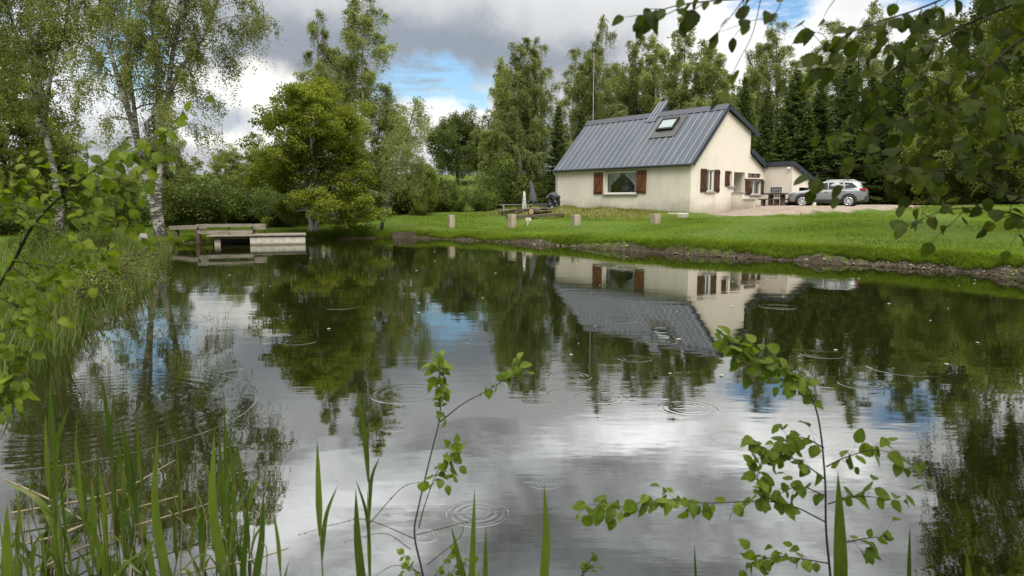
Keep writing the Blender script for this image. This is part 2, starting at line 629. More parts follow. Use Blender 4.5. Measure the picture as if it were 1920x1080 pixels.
def land(x, y, s=None):
    x = np.asarray(x, float)
    y = np.asarray(y, float)
    if s is None:
        s = shore_dist(x, y)
    w = s + wob(x, y) * sstep(9, 14, y)
    bank = (0.20 + 0.14 * sstep(-1.0, 6.0, x)) * sstep(-0.05, 0.55, w)
    bank = bank * (1 - 0.5 * sstep(12, 8, y))
    z = bank + np.where(w > 0, 1.3 * (1 - np.exp(-np.maximum(w, 0) / 17)), 0)
    z = z * (1 - 0.55 * sstep(-6, -16, x) * sstep(60, 40, y))
    z = np.where(w < 0, np.maximum(-0.9, w * 0.5 - 0.04), z)
    # bank in front of the house
    hx, hy = house_xy(x, y)
    m = sstep(-4.3, -1.9, hx + 0.35 * np.sin(hy * 1.3)) * sstep(-1.5, 0.6, hy) * sstep(15.5, 12.5, hy) * sstep(14, 9, hx)
    z = z + m * np.maximum(0.0, 1.12 - z)
    # hump of rough grass along the foot of the wall
    hump = np.exp(-((hx + 2.6) / 0.9) ** 2) * sstep(0.5, 2.5, hy) * sstep(13.5, 11, hy)
    z = z + 0.20 * hump * (1 + 0.4 * np.sin(hy * 2.1))
    # level stand by the garage, where the drive ends
    m2 = sstep(32.6, 36.2, y) * sstep(10.5, 14.0, x) * sstep(70, 50, y)
    z = z + m2 * np.maximum(0.0, 1.42 - z)
    # rising meadow behind
    z = z + 0.085 * np.maximum(0, y - 52) * sstep(130, 80, y) + 3.4 * sstep(80, 130, y) + 0.02 * np.maximum(0, x - 24) * sstep(50, 30, y)
    return z


def gz(x, y):
    return float(land(np.array([x]), np.array([y]))[0])


def on_ground(px, py):
    """where the line of sight through a survey pixel meets the land"""
    d = ray(px, py)
    t = np.linspace(2, 160, 4000)
    P = np.array([0, 0, CAM_H]) + t[:, None] * d
    z = np.maximum(land(P[:, 0], P[:, 1]), 0.0)
    k = np.argmax(P[:, 2] < z)
    return P[k]


def axis(segs):
    out = []
    for a, b, st in segs:
        out.append(np.arange(a, b, st))
    return np.concatenate(out + [np.array([segs[-1][1]])])


def build_land():
    xs = axis([(-400, -60, 20), (-60, -22, 1.5), (-22, 24, 0.16), (24, 60, 1.0), (60, 400, 20)])
    ys = axis([(-60, 0, 4), (0, 48, 0.16), (48, 100, 1.2), (100, 700, 25)])
    X, Y = np.meshgrid(xs, ys)
    s = shore_dist(X, Y)
    Z = land(X, Y, s)
    rg = np.random.default_rng(3)
    Z = Z + np.where(s > 0.3, rg.normal(0, 0.012, X.shape), 0) + 0.05 * np.sin(X * .9 + 2 * np.sin(Y * .35)) * sstep(1.0, 4, s) * 0.8
    w = s + wob(X, Y) * sstep(9, 14, Y)
    dirt = sstep(0.44, 0.20, w + 0.16 * np.sin(X * 5.3 + Y * 3.1) + 0.10 * np.sin(X * 11.7 - Y * 8.9))
    # gravel drive: from the steps by the gable to the right, past the car
    hx, hy = house_xy(X, Y)
    d1 = np.hypot(X - 17, (Y - 40) * 1.0)
    line = 33.9 + 0.75 * np.maximum(0, X - 17.0) + 0.25 * np.sin(X * .9)                      # near edge
    far = 47.0 + 0.55 * (X - 10)
    grav = sstep(-0.5, 0.5, Y - line + 0.35 * np.sin(X * 2.9) + 0.2 * np.sin(X * 7.3)) * sstep(0.6, -0.6, Y - far) * sstep(9.6, 10.6, X + 0.3 * np.sin(Y * 3))
    grav = np.where((hx > 0) & (hy > 0), 0, grav)
    dry = sstep(-4.4, -3.4, hx + .3 * np.sin(hy * 2.3)) * sstep(-1.0, -1.9, hx + .2 * np.sin(hy * 3.1)) * sstep(-.5, 1.2, hy) * sstep(14.5, 13, hy)
    ny, nx = X.shape
    idx = np.arange(nx * ny).reshape(ny, nx)
    F = np.stack([idx[:-1, :-1], idx[:-1, 1:], idx[1:, 1:], idx[1:, :-1]], -1).reshape(-1, 4)
    V = np.stack([X, Y, Z], -1).reshape(-1, 3)
    me = np_mesh('ground', V, F, smooth=True, attrs={'dirt': dirt.ravel(), 'gravel': grav.ravel(), 'dry': dry.ravel()})
    m, N = new_mat('lawn_and_soil')
    oc = N.node('ShaderNodeTexCoord').outputs['Object']
    g1 = N.noise(oc, 0.35, 4, 0.6)
    g2 = N.noise(oc, 9.0, 5, 0.7)
    g3 = N.noise(oc, 2.2, 4, 0.6)
    grass = N.mix(N.rng(g2, 0.3, 0.7), (0.054, 0.098, 0.012), (0.092, 0.148, 0.020))
    grass = N.mix(N.rng(g1, 0.4, 0.65, 0, 0.6), grass, (0.115, 0.145, 0.028))
    grass = N.mix(N.rng(g3, 0.55, 0.75, 0, 0.5), grass, (0.055, 0.076, 0.014))
    straw = N.mix(N.rng(N.noise(oc, 7.0, 4, .7), .3, .7), (0.115, 0.115, 0.030), (0.21, 0.185, 0.075))
    grass = N.mix(N.math('MULTIPLY', N.node('ShaderNodeAttribute', attribute_name='dry').outputs['Fac'], N.rng(g3, .3, .6, .45, 1.0)), grass, straw)
    vor = N.node('ShaderNodeTexVoronoi', {'Vector': oc, 'Scale': 16.0})
    peb = N.mix(N.rng(vor.outputs['Distance'], 0.0, 0.5), N.mix(0.55, (0.20, 0.17, 0.13), vor.outputs['Color'], 'MULTIPLY'), (0.05, 0.04, 0.028))
    soil = N.mix(N.rng(N.noise(oc, 4.0, 5, 0.6), 0.42, 0.58), (0.055, 0.042, 0.028), peb)
    stone = N.mix(N.rng(N.noise(oc, 26.0, 4, 0.7), 0.3, 0.7), (0.21, 0.165, 0.135), (0.42, 0.34, 0.28))
    stone = N.mix(N.rng(N.noise(oc, 0.9, 4, 0.6), 0.5, 0.7, 0, 0.55), stone, (0.17, 0.15, 0.085))
    c = N.mix(N.node('ShaderNodeAttribute', attribute_name='gravel').outputs['Fac'], grass, stone)
    c = N.mix(N.node('ShaderNodeAttribute', attribute_name='dirt').outputs['Fac'], c, soil)
    h = N.math('ADD', g2, N.math('MULTIPLY', N.noise(oc, 30.0, 3), 0.6))
    h = N.math('ADD', h, N.math('MULTIPLY', vor.outputs['Distance'], 0.8))
    finish(N, bsdf(N, c, 0.95, 0, 0.1, bump(N, h, 0.8, 0.06)))
    tag(link('ground', me, m), kind='structure')


build_land()

# ------------------------------------------------------------------ the water with its rings of rain drops
RINGS = [(1022, 903, 31, 4), (895, 962, 52, 3), (1372, 822, 34, 4), (445, 876, 26, 4), (1078, 741, 46, 3), (745, 962, 15, 3), (1068, 706, 36, 3),
         (1126, 747, 44, 3), (1008, 750, 28, 3), (1190, 672, 28, 2), (738, 802, 22, 3), (1290, 766, 48, 3), (797, 1004, 26, 3), (765, 738, 62, 2),
         (1540, 664, 34, 3), (420, 690, 30, 3), (150, 770, 270, 9), (330, 600, 55, 3), (1240, 640, 26, 2), (560, 640, 30, 2), (1165, 600, 30, 2),
         (1620, 720, 40, 3), (900, 640, 26, 2), (820, 695, 22, 2), (1010, 812, 12, 2), (1700, 690, 60, 4), (1460, 575, 30, 2), (640, 575, 30, 2)]


def build_water():
    V = [np.array([[-30, -2, 0], [30, -2, 0], [30, 40, 0], [-30, 40, 0]], float)]
    quads = [np.array([[0, 1, 2, 3]])]
    o = 4
    for i, (px, py, rp, nw) in enumerate(RINGS):
        c = at_z(px, py)
        dist = c[1]
        rad = rp / FPX * dist * 1.08
        lam = rad / (nw + 0.6)
        nr, na = nw * 10 + 8, 72
        rr = np.linspace(0.001, rad * 1.12, nr)
        amp = min(0.0005, lam * 0.0042) * (.45 if rp > 100 else (.5 if rp > 40 else .85))
        prof = amp * np.cos(2 * np.pi * (rr - rad) / lam) * sstep(0.10 * rad, 0.75 * rad, rr) * sstep(1.12 * rad, 0.97 * rad, rr)
        if nw >= 4 and rp < 100:
            prof = amp * np.cos(2 * np.pi * (rr - rad) / lam) * (0.25 + 0.75 * sstep(1.0 * rad, 0.2 * rad, rr)) * sstep(1.12 * rad, 0.95 * rad, rr)
        a = np.arange(na) * 2 * np.pi / na
        P = np.zeros((nr, na, 3))
        P[..., 0] = c[0] + rr[:, None] * np.cos(a)
        P[..., 1] = c[1] + rr[:, None] * np.sin(a)
        P[..., 2] = 0.0006 + 0.00002 * i + prof[:, None]
        P[-1, :, 2] = -0.0015
        ii, jj = np.meshgrid(np.arange(nr - 1), np.arange(na), indexing='ij')
        F = np.stack([ii * na + jj, (ii + 1) * na + jj, (ii + 1) * na + (jj + 1) % na, ii * na + (jj + 1) % na], -1).reshape(-1, 4)
        V.append(P.reshape(-1, 3))
        quads.append(F + o)
        o += nr * na
    me = np_mesh('pond_water', np.concatenate(V), np.concatenate(quads), smooth=True)
    m, N = new_mat('pond_water')
    oc = N.node('ShaderNodeTexCoord').outputs['Object']
    n1 = N.noise(N.vmath('MULTIPLY', oc, (0.8, 1.7, 1.0)), 1.0, 3, 0.5)
    n2 = N.noise(N.vmath('MULTIPLY', oc, (3.0, 9.0, 1.0)), 1.0, 3, 0.55)
    patch = N.rng(N.noise(N.vmath('MULTIPLY', oc, (0.16, 0.22, 1.0)), 1.0, 3, 0.5), 0.44, 0.66, 0.12, 1.0)
    h = N.math('ADD', N.math('MULTIPLY', n1, 0.010), N.math('MULTIPLY', N.math('MULTIPLY', n2, patch), 0.0052))
    nr = bump(N, h, 0.24, 1.0)
    mud = N.mix(N.rng(N.noise(oc, 0.25, 3), 0.35, 0.7), (0.007, 0.0085, 0.002), (0.012, 0.0125, 0.003))
    d = N.node('ShaderNodeBsdfDiffuse', {'Color': mud}).outputs[0]
    g = N.node('ShaderNodeBsdfGlossy', {'Color': (0.97, 0.98, 0.96, 1), 'Roughness': 0.012, 'Normal': nr}).outputs[0]
    fr = N.node('ShaderNodeFresnel', {'IOR': 3.4, 'Normal': nr}).outputs[0]
    finish(N, N.node('ShaderNodeMixShader', {0: fr, 1: d, 2: g}).outputs[0])
    tag(link('pond_water', me, m), kind='structure')


build_water()
# ------------------------------------------------------------------ the house
def plaster(name, base, dirt=(0.25, 0.22, 0.16)):
    m, N = new_mat(name)
    oc = N.node('ShaderNodeTexCoord').outputs['Object']
    x, y, z = N.sep(oc)
    st = N.noise(N.vmath('MULTIPLY', oc, (1.7, 1.7, 0.30)), 1.0, 7, 0.72)
    st2 = N.noise(N.vmath('MULTIPLY', oc, (9.0, 9.0, 0.6)), 1.0, 5, 0.6)
    blot = N.noise(oc, 0.8, 5, 0.65)
    f = N.rng(N.math('ADD', N.math('MULTIPLY', st, 0.5), N.math('MULTIPLY', st2, 0.5)), 0.46, 0.72, 0.0, 0.34)
    c = N.mix(f, base, tuple(v * 0.68 for v in base))
    c = N.mix(N.rng(N.noise(N.vmath('MULTIPLY', oc, (.55, .55, .35)), 1.0, 6, .7), .42, .66, 0, .30), c, (0.47, 0.45, 0.39))
    low = N.rng(N.math('ADD', z, N.math('MULTIPLY', N.math('SUBTRACT', blot, 0.5), 1.6)), 1.0, 1.95, 0.62, 0.0)
    c = N.mix(low, c, dirt)
    c = N.mix(N.rng(blot, 0.55, 0.75, 0, 0.22), c, (0.44, 0.42, 0.35))
    moss = N.rng(N.math('ADD', z, N.math('MULTIPLY', st2, 0.7)), 1.25, 1.65, 0.40, 0.0)
    c = N.mix(moss, c, (0.26, 0.24, 0.09))
    finish(N, bsdf(N, c, 0.92, 0, 0.15, bump(N, N.noise(oc, 34.0, 4, 0.6), 0.35, 0.01)))
    return m


M['plaster'] = plaster('cream_render', (0.79, 0.725, 0.63))
M['concrete'] = plain('old_concrete', (0.40, 0.37, 0.30), 0.9, 0, 0.3, 5.0, 0.2, 0.5)
M['white_frame'] = plain('white_frame_paint', (0.75, 0.75, 0.73), 0.4, 0, 0.05)
M['grey_sill'] = plain('grey_stone_sill', (0.30, 0.295, 0.265), 0.8, 0, 0.2)
M['shutter'] = wood('stained_shutter_wood', (0.20, 0.082, 0.036), (0.11, 0.045, 0.021), 'z', 0.55)
M['shutter_dark'] = wood('dark_shutter_wood', (0.105, 0.052, 0.032), (0.055, 0.028, 0.019), 'z', 0.6)
M['iron'] = plain('dark_iron', (0.03, 0.028, 0.026), 0.5, 0.6)
M['curtain'] = plain('net_curtain', (0.55, 0.57, 0.57), 0.9, 0, 0.1)
M['slate_trim'] = plain('slate_blue_trim', (0.035, 0.044, 0.060), 0.45, 0.0, 0.12)
M['zinc'] = plain('weathered_zinc', (0.42, 0.42, 0.40), 0.45, 0.3, 0.2)
M['black'] = plain('matt_black', (0.012, 0.012, 0.012), 0.6)
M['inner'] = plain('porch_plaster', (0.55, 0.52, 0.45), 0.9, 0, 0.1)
M['brown_door'] = wood('brown_door_wood', (0.13, 0.052, 0.026), (0.075, 0.03, 0.016), 'z')


def glass_mat(name, tint, keep):
    m, N = new_mat(name)
    g = N.node('ShaderNodeBsdfGlossy', {'Color': (0.9, 0.95, 0.95, 1), 'Roughness': 0.02}).outputs[0]
    t = N.node('ShaderNodeBsdfTransparent', {'Color': tint + (1,)}).outputs[0]
    fr = N.math('ADD', N.math('MULTIPLY', N.node('ShaderNodeFresnel', {'IOR': 1.45}).outputs[0], 0.55), keep)
    finish(N, N.node('ShaderNodeMixShader', {0: fr, 1: t, 2: g}).outputs[0])
    return m


M['glass'] = glass_mat('window_glass', (0.98, 0.99, 0.985), 0.0)


def metal_roof():
    m, N = new_mat('ribbed_steel_roofing')
    oc = N.node('ShaderNodeTexCoord').outputs['Object']
    n = N.noise(N.vmath('MULTIPLY', oc, (0.5, 3.0, 0.5)), 1.0, 5, 0.6)
    c = N.mix(N.rng(n, 0.35, 0.7), (0.062, 0.077, 0.098), (0.092, 0.107, 0.128))
    # a weathered run of grime below the roof light
    x, y, z = N.sep(oc)
    fx = N.math('MULTIPLY', N.rng(y, 2.2, 2.8), N.rng(y, 4.6, 3.9))
    fz = N.math('MULTIPLY', N.rng(z, 4.6, 5.7), N.rng(z, 6.45, 6.2))
    g = N.math('MULTIPLY', N.math('MULTIPLY', fx, fz), N.rng(N.noise(N.vmath('MULTIPLY', oc, (1, 5, 1)), 1.0, 4), 0.3, 0.6))
    c = N.mix(N.math('MULTIPLY', g, 0.75), c, (0.055, 0.052, 0.05))
    finish(N, bsdf(N, c, 0.50, 0.15, 0.4))
    return m


M['roof'] = metal_roof()
M['rib'] = plain('rib_crest_highlight', (0.29, 0.31, 0.335), 0.35, 0.3, 0.15)  # paler crests: the silver highlight on the ribs put into the colour


def wall_with_holes(poly, holes, place, thick):
    """poly, holes in wall coordinates (a, z); place(a, z, depth) -> point; returns MB"""
    bm = bmesh.new()
    bm.faces.new([bm.verts.new((a, 0, z)) for a, z in poly])
    for (a0, a1, z0, z1) in holes:
        for co, no in (((a0, 0, 0), (1, 0, 0)), ((a1, 0, 0), (1, 0, 0)), ((0, 0, z0), (0, 0, 1)), ((0, 0, z1), (0, 0, 1))):
            bmesh.ops.bisect_plane(bm, geom=bm.faces[:] + bm.edges[:] + bm.verts[:], plane_co=co, plane_no=no)
    kill = []
    for f in bm.faces:
        c = f.calc_center_median()
        if any(a0 < c.x < a1 and z0 < c.z < z1 for a0, a1, z0, z1 in holes):
            kill.append(f)
    bmesh.ops.delete(bm, geom=kill, context='FACES')
    r = bmesh.ops.extrude_face_region(bm, geom=bm.faces[:])
    for v in [g for g in r['geom'] if isinstance(g, bmesh.types.BMVert)]:
        v.co.y = thick
    bm.verts.index_update()
    mb = MB()
    mb.add([place(v.co.x, v.co.z, v.co.y) for v in bm.verts], [tuple(v.index for v in f.verts) for f in bm.faces])
    bm.free()
    return mb


def front_pt(a, z, d):       # a = local y, wall plane x = 0
    return (d, a, z)


def gable_pt(a, z, d):       # a = local x, wall plane y = 0
    return (a, d, z)


def shutter(parent, place, a0, a1, z0, z1, mat, brace, off=-0.05):
    mb = MB()
    nb = max(2, round(abs(a1 - a0) / 0.12))
    w = (a1 - a0) / nb
    for i in range(nb):
        p = [place(a0 + w * i + 0.004, z0, off), place(a0 + w * (i + 1) - 0.004, z1, off + 0.03)]
        mb.box(*sum(([min(p[0][k], p[1][k]), max(p[0][k], p[1][k])] for k in range(3)), []))
    s = mb.build('shutter', mat, parent)
    b = MB()
    zl, zh = z0 + (z1 - z0) * .10, z0 + (z1 - z0) * .88
    for zz in (zl, zh):
        p = [place(a0 + .01, zz - .045, off - .025), place(a1 - .01, zz + .045, off - .002)]
        b.box(*sum(([min(p[0][k], p[1][k]), max(p[0][k], p[1][k])] for k in range(3)), []))
    aa, ab = (a0 + .05, a1 - .05) if brace > 0 else (a1 - .05, a0 + .05)
    nrm = np.array(place(0, 0, 1)) - np.array(place(0, 0, 0))
    b.bar(place(aa, zl + .045, off - .014), place(ab, zh - .045, off - .014), 0.024, 0.08, up=tuple(np.cross(nrm, np.array(place(ab, zh, 0)) - np.array(place(aa, zl, 0)))))
    b.build('brace', mat, s)
    for zz in (zl, zh):
        h = MB()
        p = [place(a0 + .02, zz - .014, off - .031), place(a1 - .02, zz + .014, off - .026)]
        h.box(*sum(([min(p[0][k], p[1][k]), max(p[0][k], p[1][k])] for k in range(3)), []))
        h.build('hinge', M['iron'], s)
    return s


def boxp(mb, place, a0, a1, z0, z1, d0, d1):
    p, q = place(a0, z0, d0), place(a1, z1, d1)
    mb.box(*sum(([min(p[k], q[k]), max(p[k], q[k])] for k in range(3)), []))


def window(parent, place, a0, a1, z0, z1, mull=(), trans=(), fw=0.07, depth=0.12, frame_mat='white_frame'):
    f = MB()
    boxp(f, place, a0, a1, z0, z0 + fw, depth, depth + .06)
    boxp(f, place, a0, a1, z1 - fw, z1, depth, depth + .06)
    boxp(f, place, a0, a0 + fw, z0 + fw, z1 - fw, depth, depth + .06)
    boxp(f, place, a1 - fw, a1, z0 + fw, z1 - fw, depth, depth + .06)
    for m in mull:
        boxp(f, place, m - .035, m + .035, z0 + fw, z1 - fw, depth + .003, depth + .057)
    for t in trans:
        boxp(f, place, a0 + fw, a1 - fw, t - .03, t + .03, depth + .005, depth + .055)
    w = f.build('window', M[frame_mat], parent)
    p = MB()
    boxp(p, place, a0 + fw * .8, a1 - fw * .8, z0 + fw * .8, z1 - fw * .8, depth + .027, depth + .033)
    p.build('pane', M['glass'], w)
    return w


def sill(w, place, a0, a1, z, out=0.09):
    s = MB()
    boxp(s, place, a0, a1, z - .07, z, -out, .10)
    s.build('sill', M['grey_sill'], w)


def build_house():
    t = thing('country_house', 'cream rendered house with ribbed slate blue roof beside the pond', 'house', (HC[0], HC[1], 0), HANG)
    L, WD = 10.4, 6.46
    EZ = 3.50
    fw = wall_with_holes([(0.22, 0.4), (L, 0.4), (L, EZ), (0.22, EZ)], [(3.66, 6.10, 2.10, 3.36)], front_pt, 0.22)
    fw.build('wall', M['plaster'], t)
    gpoly = [(0, 0.4), (WD, 0.4), (WD, 3.50), (5.08, 4.30), (5.08, 5.48), (2.78, 6.52), (0, 3.50)]
    gw = wall_with_holes(gpoly, [(1.26, 1.90, 2.20, 3.32), (3.10, 3.48, 2.50, 3.28), (3.66, 4.66, 1.85, 3.26), (4.94, 6.13, 2.98, 3.22), (5.20, 6.20, 2.07, 2.84)], gable_pt, 0.22)
    gw.build('wall', M['plaster'], t)
    o = MB()
    o.prism([(0.22, 0.4), (5.08, 0.4), (5.08, 5.48), (2.78, 6.52), (0.22, 3.75)], 'y', L - .22, L - .01)      # far gable
    o.box(4.88, 5.08, .22, L - .23, 0.4, 5.45)                                          # rear wall
    o.box(0.23, 4.87, .23, L - .23, 1.0, 1.2)                                            # floor
    o.build('inner_wall', M['inner'], t)
    ft = MB()
    ft.box(-.035, WD - .01, -.035, -.004, 0.3, 1.02)
    ft.box(-.035, -.004, -.004, L, 0.3, 1.0)
    ft.build('plinth', M['concrete'], t)
    # lean-to behind the gable
    lt = MB()
    lt.box(5.09, WD - .22, 6.8, 7.0, 0.4, 3.5)
    lt.box(WD - .21, WD - .01, .23, 7.0, 0.4, 3.42)
    lt.build('wall', M['plaster'], t)

    # roofs: ribbed sheets
    def sheet(p_lo, p_hi, y0, y1, parent, name='roof', pitch=0.45, rib=0.035, hgt=0.032):
        """ribbed sheet: ribs run from p_lo (x,z) to p_hi (x,z)"""
        dx, dz = p_hi[0] - p_lo[0], p_hi[1] - p_lo[1]
        ln = math.hypot(dx, dz)
        nx_, nz_ = -dz / ln, dx / ln
        if nz_ < 0:
            nx_, nz_ = -nx_, -nz_
        prof = []
        y = y0
        prof.append((y0, 0))
        while y + pitch < y1:
            yc = y + pitch / 2
            prof += [(yc - rib / 2 - .02, 0), (yc - rib / 2, hgt), (yc + rib / 2, hgt), (yc + rib / 2 + .02, 0)]
            y += pitch
        prof.append((y1, 0))
        mb = MB()
        V = []
        for (px_, pz_) in (p_lo, p_hi):
            for yy, h in prof:
                V.append((px_ + nx_ * h, yy, pz_ + nz_ * h))
        n = len(prof)
        for (px_, pz_) in (p_lo, p_hi):
            for yy, h in prof:
                V.append((px_ - nx_ * .03, yy, pz_ - nz_ * .03))
        F = [(i, i + 1, n + i + 1, n + i) for i in range(n - 1)]
        F += [(2 * n + i, 3 * n + i, 3 * n + i + 1, 2 * n + i + 1) for i in range(n - 1)]
        F += [(i, 2 * n + i, 2 * n + i + 1, i + 1) for i in range(n - 1)]
        F += [(n + i, n + i + 1, 3 * n + i + 1, 3 * n + i) for i in range(n - 1)]
        F += [(0, n, 3 * n, 2 * n), (n - 1, 3 * n - 1, 4 * n - 1, 2 * n - 1)]
        mb.add(V, F)
        ob = mb.build(name, [M['roof'], M['rib']], parent)
        for p in ob.data.polygons:
            c = p.center
            yy = (c.y - y0) % pitch
            rel = (c.x - p_lo[0]) * nx_ + (c.z - p_lo[1]) * nz_
            if rel > hgt * .4 and p.area > 0.05 and abs(yy - pitch / 2) < rib * .62 and p.normal.z > 0.1:
                p.material_index = 1
        return ob

    RZ = 6.72
    rf = sheet((-0.14, 3.56), (2.79, RZ), -0.16, L + .12, t)
    rr = sheet((5.60, 5.33), (2.83, RZ), -0.16, L + .12, t)
    c = MB()
    c.prism([(2.52, 6.47 + .02), (2.80, 6.80), (3.10, 6.63), (3.09, 6.60), (2.80, 6.76), (2.55, 6.47)], 'y', -.18, L + .13)
    c.build('ridge_cap', M['slate_trim'], rf)
    lr = sheet((6.72, 3.56), (5.09, 4.47), -.16, 7.2, t)
    # barge boards on the gable end
    b = MB()
    def barge(p, q, d):
        ln = math.hypot(q[0] - p[0], q[1] - p[1])
        nx_, nz_ = (q[1] - p[1]) / ln, -(q[0] - p[0]) / ln
        if nz_ > 0:
            nx_, nz_ = -nx_, -nz_
        b.prism([p, q, (q[0] + nx_ * d, q[1] + nz_ * d), (p[0] + nx_ * d, p[1] + nz_ * d)], 'y', -.20, -.165)
        b.prism([(p[0] + nx_ * .04, p[1] + nz_ * .04), (q[0] + nx_ * .04, q[1] + nz_ * .04), (q[0] + nx_ * .07, q[1] + nz_ * .07), (p[0] + nx_ * .07, p[1] + nz_ * .07)], 'y', -.164, -.002)
    barge((-0.16, 3.62), (2.80, 6.80), .22)
    barge((2.803, 6.80), (5.66, 5.39), .24)
    barge((5.10, 4.54), (6.80, 3.58), .26)
    b.build('barge_board', M['slate_trim'], t)
    # eaves gutter and downpipe
    g = MB()
    g.tube([(-.19, -.14, 3.545), (-.19, L + .10, 3.545)], .065, 8)
    g.build('gutter', M['slate_trim'], t)
    d = MB()
    d.tube(spline([(-.19, L - .02, 3.50), (-.15, L - .06, 3.36), (-.07, L - .12, 3.26), (-.065, L - .13, 3.0)], 10), .045, 8)
    d.tube([(-.065, L - .13, 3.0), (-.065, L - .13, 0.9)], .045, 8)
    d.build('downpipe', M['zinc'], t)
    # flue boxed in the same sheeting, standing up through the ridge
    sl = (RZ - 3.56) / 2.93
    k = MB()
    k.prism([(2.55, 6.46 + .05), (3.34, 6.46 + .05 + .79 * sl), (3.44, 6.46 + .05 + .79 * sl), (3.44, 6.2), (2.6, 6.3)], 'y', 4.52, 5.12)
    ch = k.build('chimney_casing', M['slate_trim'], rf)
    s2 = sheet((2.28, 6.235), (3.42, 6.235 + 1.14 * sl), 4.44, 5.20, rf, 'chimney_cover', 0.25)
    # roof light
    def on_roof(x, h):
        n = np.array([-sl, 1.0]) / math.hypot(sl, 1)
        return (x + n[0] * h, 3.56 + (x + .14) * sl + n[1] * h)
    q = MB()
    for (xa, xb, ya, yb) in ((1.70, 1.78, 2.62, 3.80), (2.24, 2.32, 2.62, 3.80), (1.78, 2.24, 2.62, 2.70), (1.78, 2.24, 3.72, 3.80)):
        A, B = on_roof(xa, .03), on_roof(xb, .03)
        A2, B2 = on_roof(xa, .19), on_roof(xb, .19)
        q.prism([A, B, B2, A2], 'y', ya, yb)
    skl = q.build('roof_window', M['black'], rf)
    q = MB()
    q.prism([on_roof(1.775, .13), on_roof(2.245, .13), on_roof(2.245, .15), on_roof(1.775, .15)], 'y', 2.695, 3.725)
    q.build('pane', plain('roof_window_glass', (0.27, 0.34, 0.34), 0.10, 0.0, 0.05), skl)
    q = MB()
    q.prism([on_roof(1.35, .048), on_roof(2.50, .048), on_roof(2.50, .056), on_roof(1.35, .056)], 'y', 2.25, 4.05)
    q.build('flashing', plain('dull_lead_flashing', (0.085, 0.083, 0.08), 0.7, 0, 0.35, 5.0), skl)

    # big front window
    w = window(t, front_pt, 3.66, 6.10, 2.10, 3.36, (), (), .09, .10)
    sill(w, front_pt, 3.58, 6.26, 2.10)
    lt_ = MB()
    boxp(lt_, front_pt, 3.64, 6.12, 3.363, 3.42, -.03, .08)
    lt_.build('lintel', M['grey_sill'], w)
    for side in (0, 1):
        V = []
        nA, nZ = 26, 14
        for j in range(nZ):
            v = j / (nZ - 1)
            z = 2.2 + 1.1 * v
            wd = 0.18 + 0.78 * sstep(0.25, 1.0, v)
            for i in range(nA):
                a = i / (nA - 1) * wd
                yy = (5.98 - a) if side == 0 else (3.80 + a)
                V.append((0.185 + .02 * math.sin(i * 1.5), yy, z))
        F = [(j * nA + i, j * nA + i + 1, (j + 1) * nA + i + 1, (j + 1) * nA + i) for j in range(nZ - 1) for i in range(nA - 1)]
        mb = MB()
        mb.add(V, F)
        mb.build('curtain', M['curtain'], w, True)
    cb = MB()
    cb.box(2.2, 2.6, 4.75, 5.05, 1.2, 2.85)
    cb.box(2.1, 2.5, 5.2, 5.5, 1.2, 2.6)
    cb.build('white_blocks', plain('white_block_paint', (0.7, 0.7, 0.7), 0.5), w)  # added white blocks stand in for bright marks seen in the window
    shutter(t, front_pt, 6.25, 6.99, 2.10, 3.34, M['shutter'], -1)
    shutter(t, front_pt, 2.96, 3.66, 2.12, 3.37, M['shutter'], -1)
    # gable windows
    w = window(t, gable_pt, 1.26, 1.90, 2.20, 3.32, (1.62,), (), .06, .08)
    sill(w, gable_pt, 1.16, 1.98, 2.20)
    shutter(t, gable_pt, 0.76, 1.26, 2.17, 3.36, M['shutter_dark'], -1)
    shutter(t, gable_pt, 1.90, 2.36, 2.17, 3.34, M['shutter_dark'], 1)
    w = window(t, gable_pt, 3.10, 3.48, 2.50, 3.28, (), (), .05, .10)
    sill(w, gable_pt, 3.10, 3.66, 2.50)
    shutter(t, gable_pt, 2.84, 3.24, 2.50, 3.30, M['shutter_dark'], -1)
    w = window(t, gable_pt, 4.94, 6.13, 2.98, 3.22, (5.53,), (), .05, .06, 'shutter_dark')
    w = window(t, gable_pt, 5.20, 6.20, 2.07, 2.84, (5.62,), (), .05, .08)
    sill(w, gable_pt, 5.12, 6.28, 2.07)
    dd = MB()
    dd.box(5.30, 5.75, .16, .20, 2.10, 2.80)
    dd.build('inner_shutter', M['brown_door'], w)
    hd = MB()
    hd.box(4.64, 6.34, -.06, -.003, 2.85, 2.92)
    hd.build('lintel', M['shutter_dark'], w)
    shutter(t, gable_pt, 4.68, 5.20, 2.06, 2.83, M['shutter_dark'], -1)
    shutter(t, gable_pt, 6.20, 6.44, 2.06, 2.86, M['shutter_dark'], 1)
    # porch recess
    p = MB()
    p.box(3.56, 3.655, .225, 1.2, 1.85, 3.4)
    p.box(4.665, 4.76, .225, 1.2, 1.85, 3.4)
    p.box(3.66, 4.66, .225, 1.2, 3.265, 3.36)
    p.box(3.66, 4.66, .10, 1.2, 1.75, 1.845)
    pr = p.build('porch', M['inner'], t)
    p = MB()
    p.box(3.66, 4.66, 1.205, 1.25, 1.85, 3.26)
    p.build('door', M['brown_door'], t)
    # stair with its stepped parapet
    st = MB()
    st.prism([(-.01, 1.0), (-1.36, 1.0), (-1.36, 1.76), (-.70, 1.76), (-.70, 2.10), (-.01, 2.10)], 'x', 3.50, 3.66)
    sp = st.build('stair_parapet', M['plaster'], t)
    st = MB()
    st.box(3.46, 3.70, -.74, -.01, 2.103, 2.17)
    st.box(3.46, 3.70, -1.42, -.745, 1.763, 1.82)
    st.build('coping', M['grey_sill'], sp)
    st = MB()
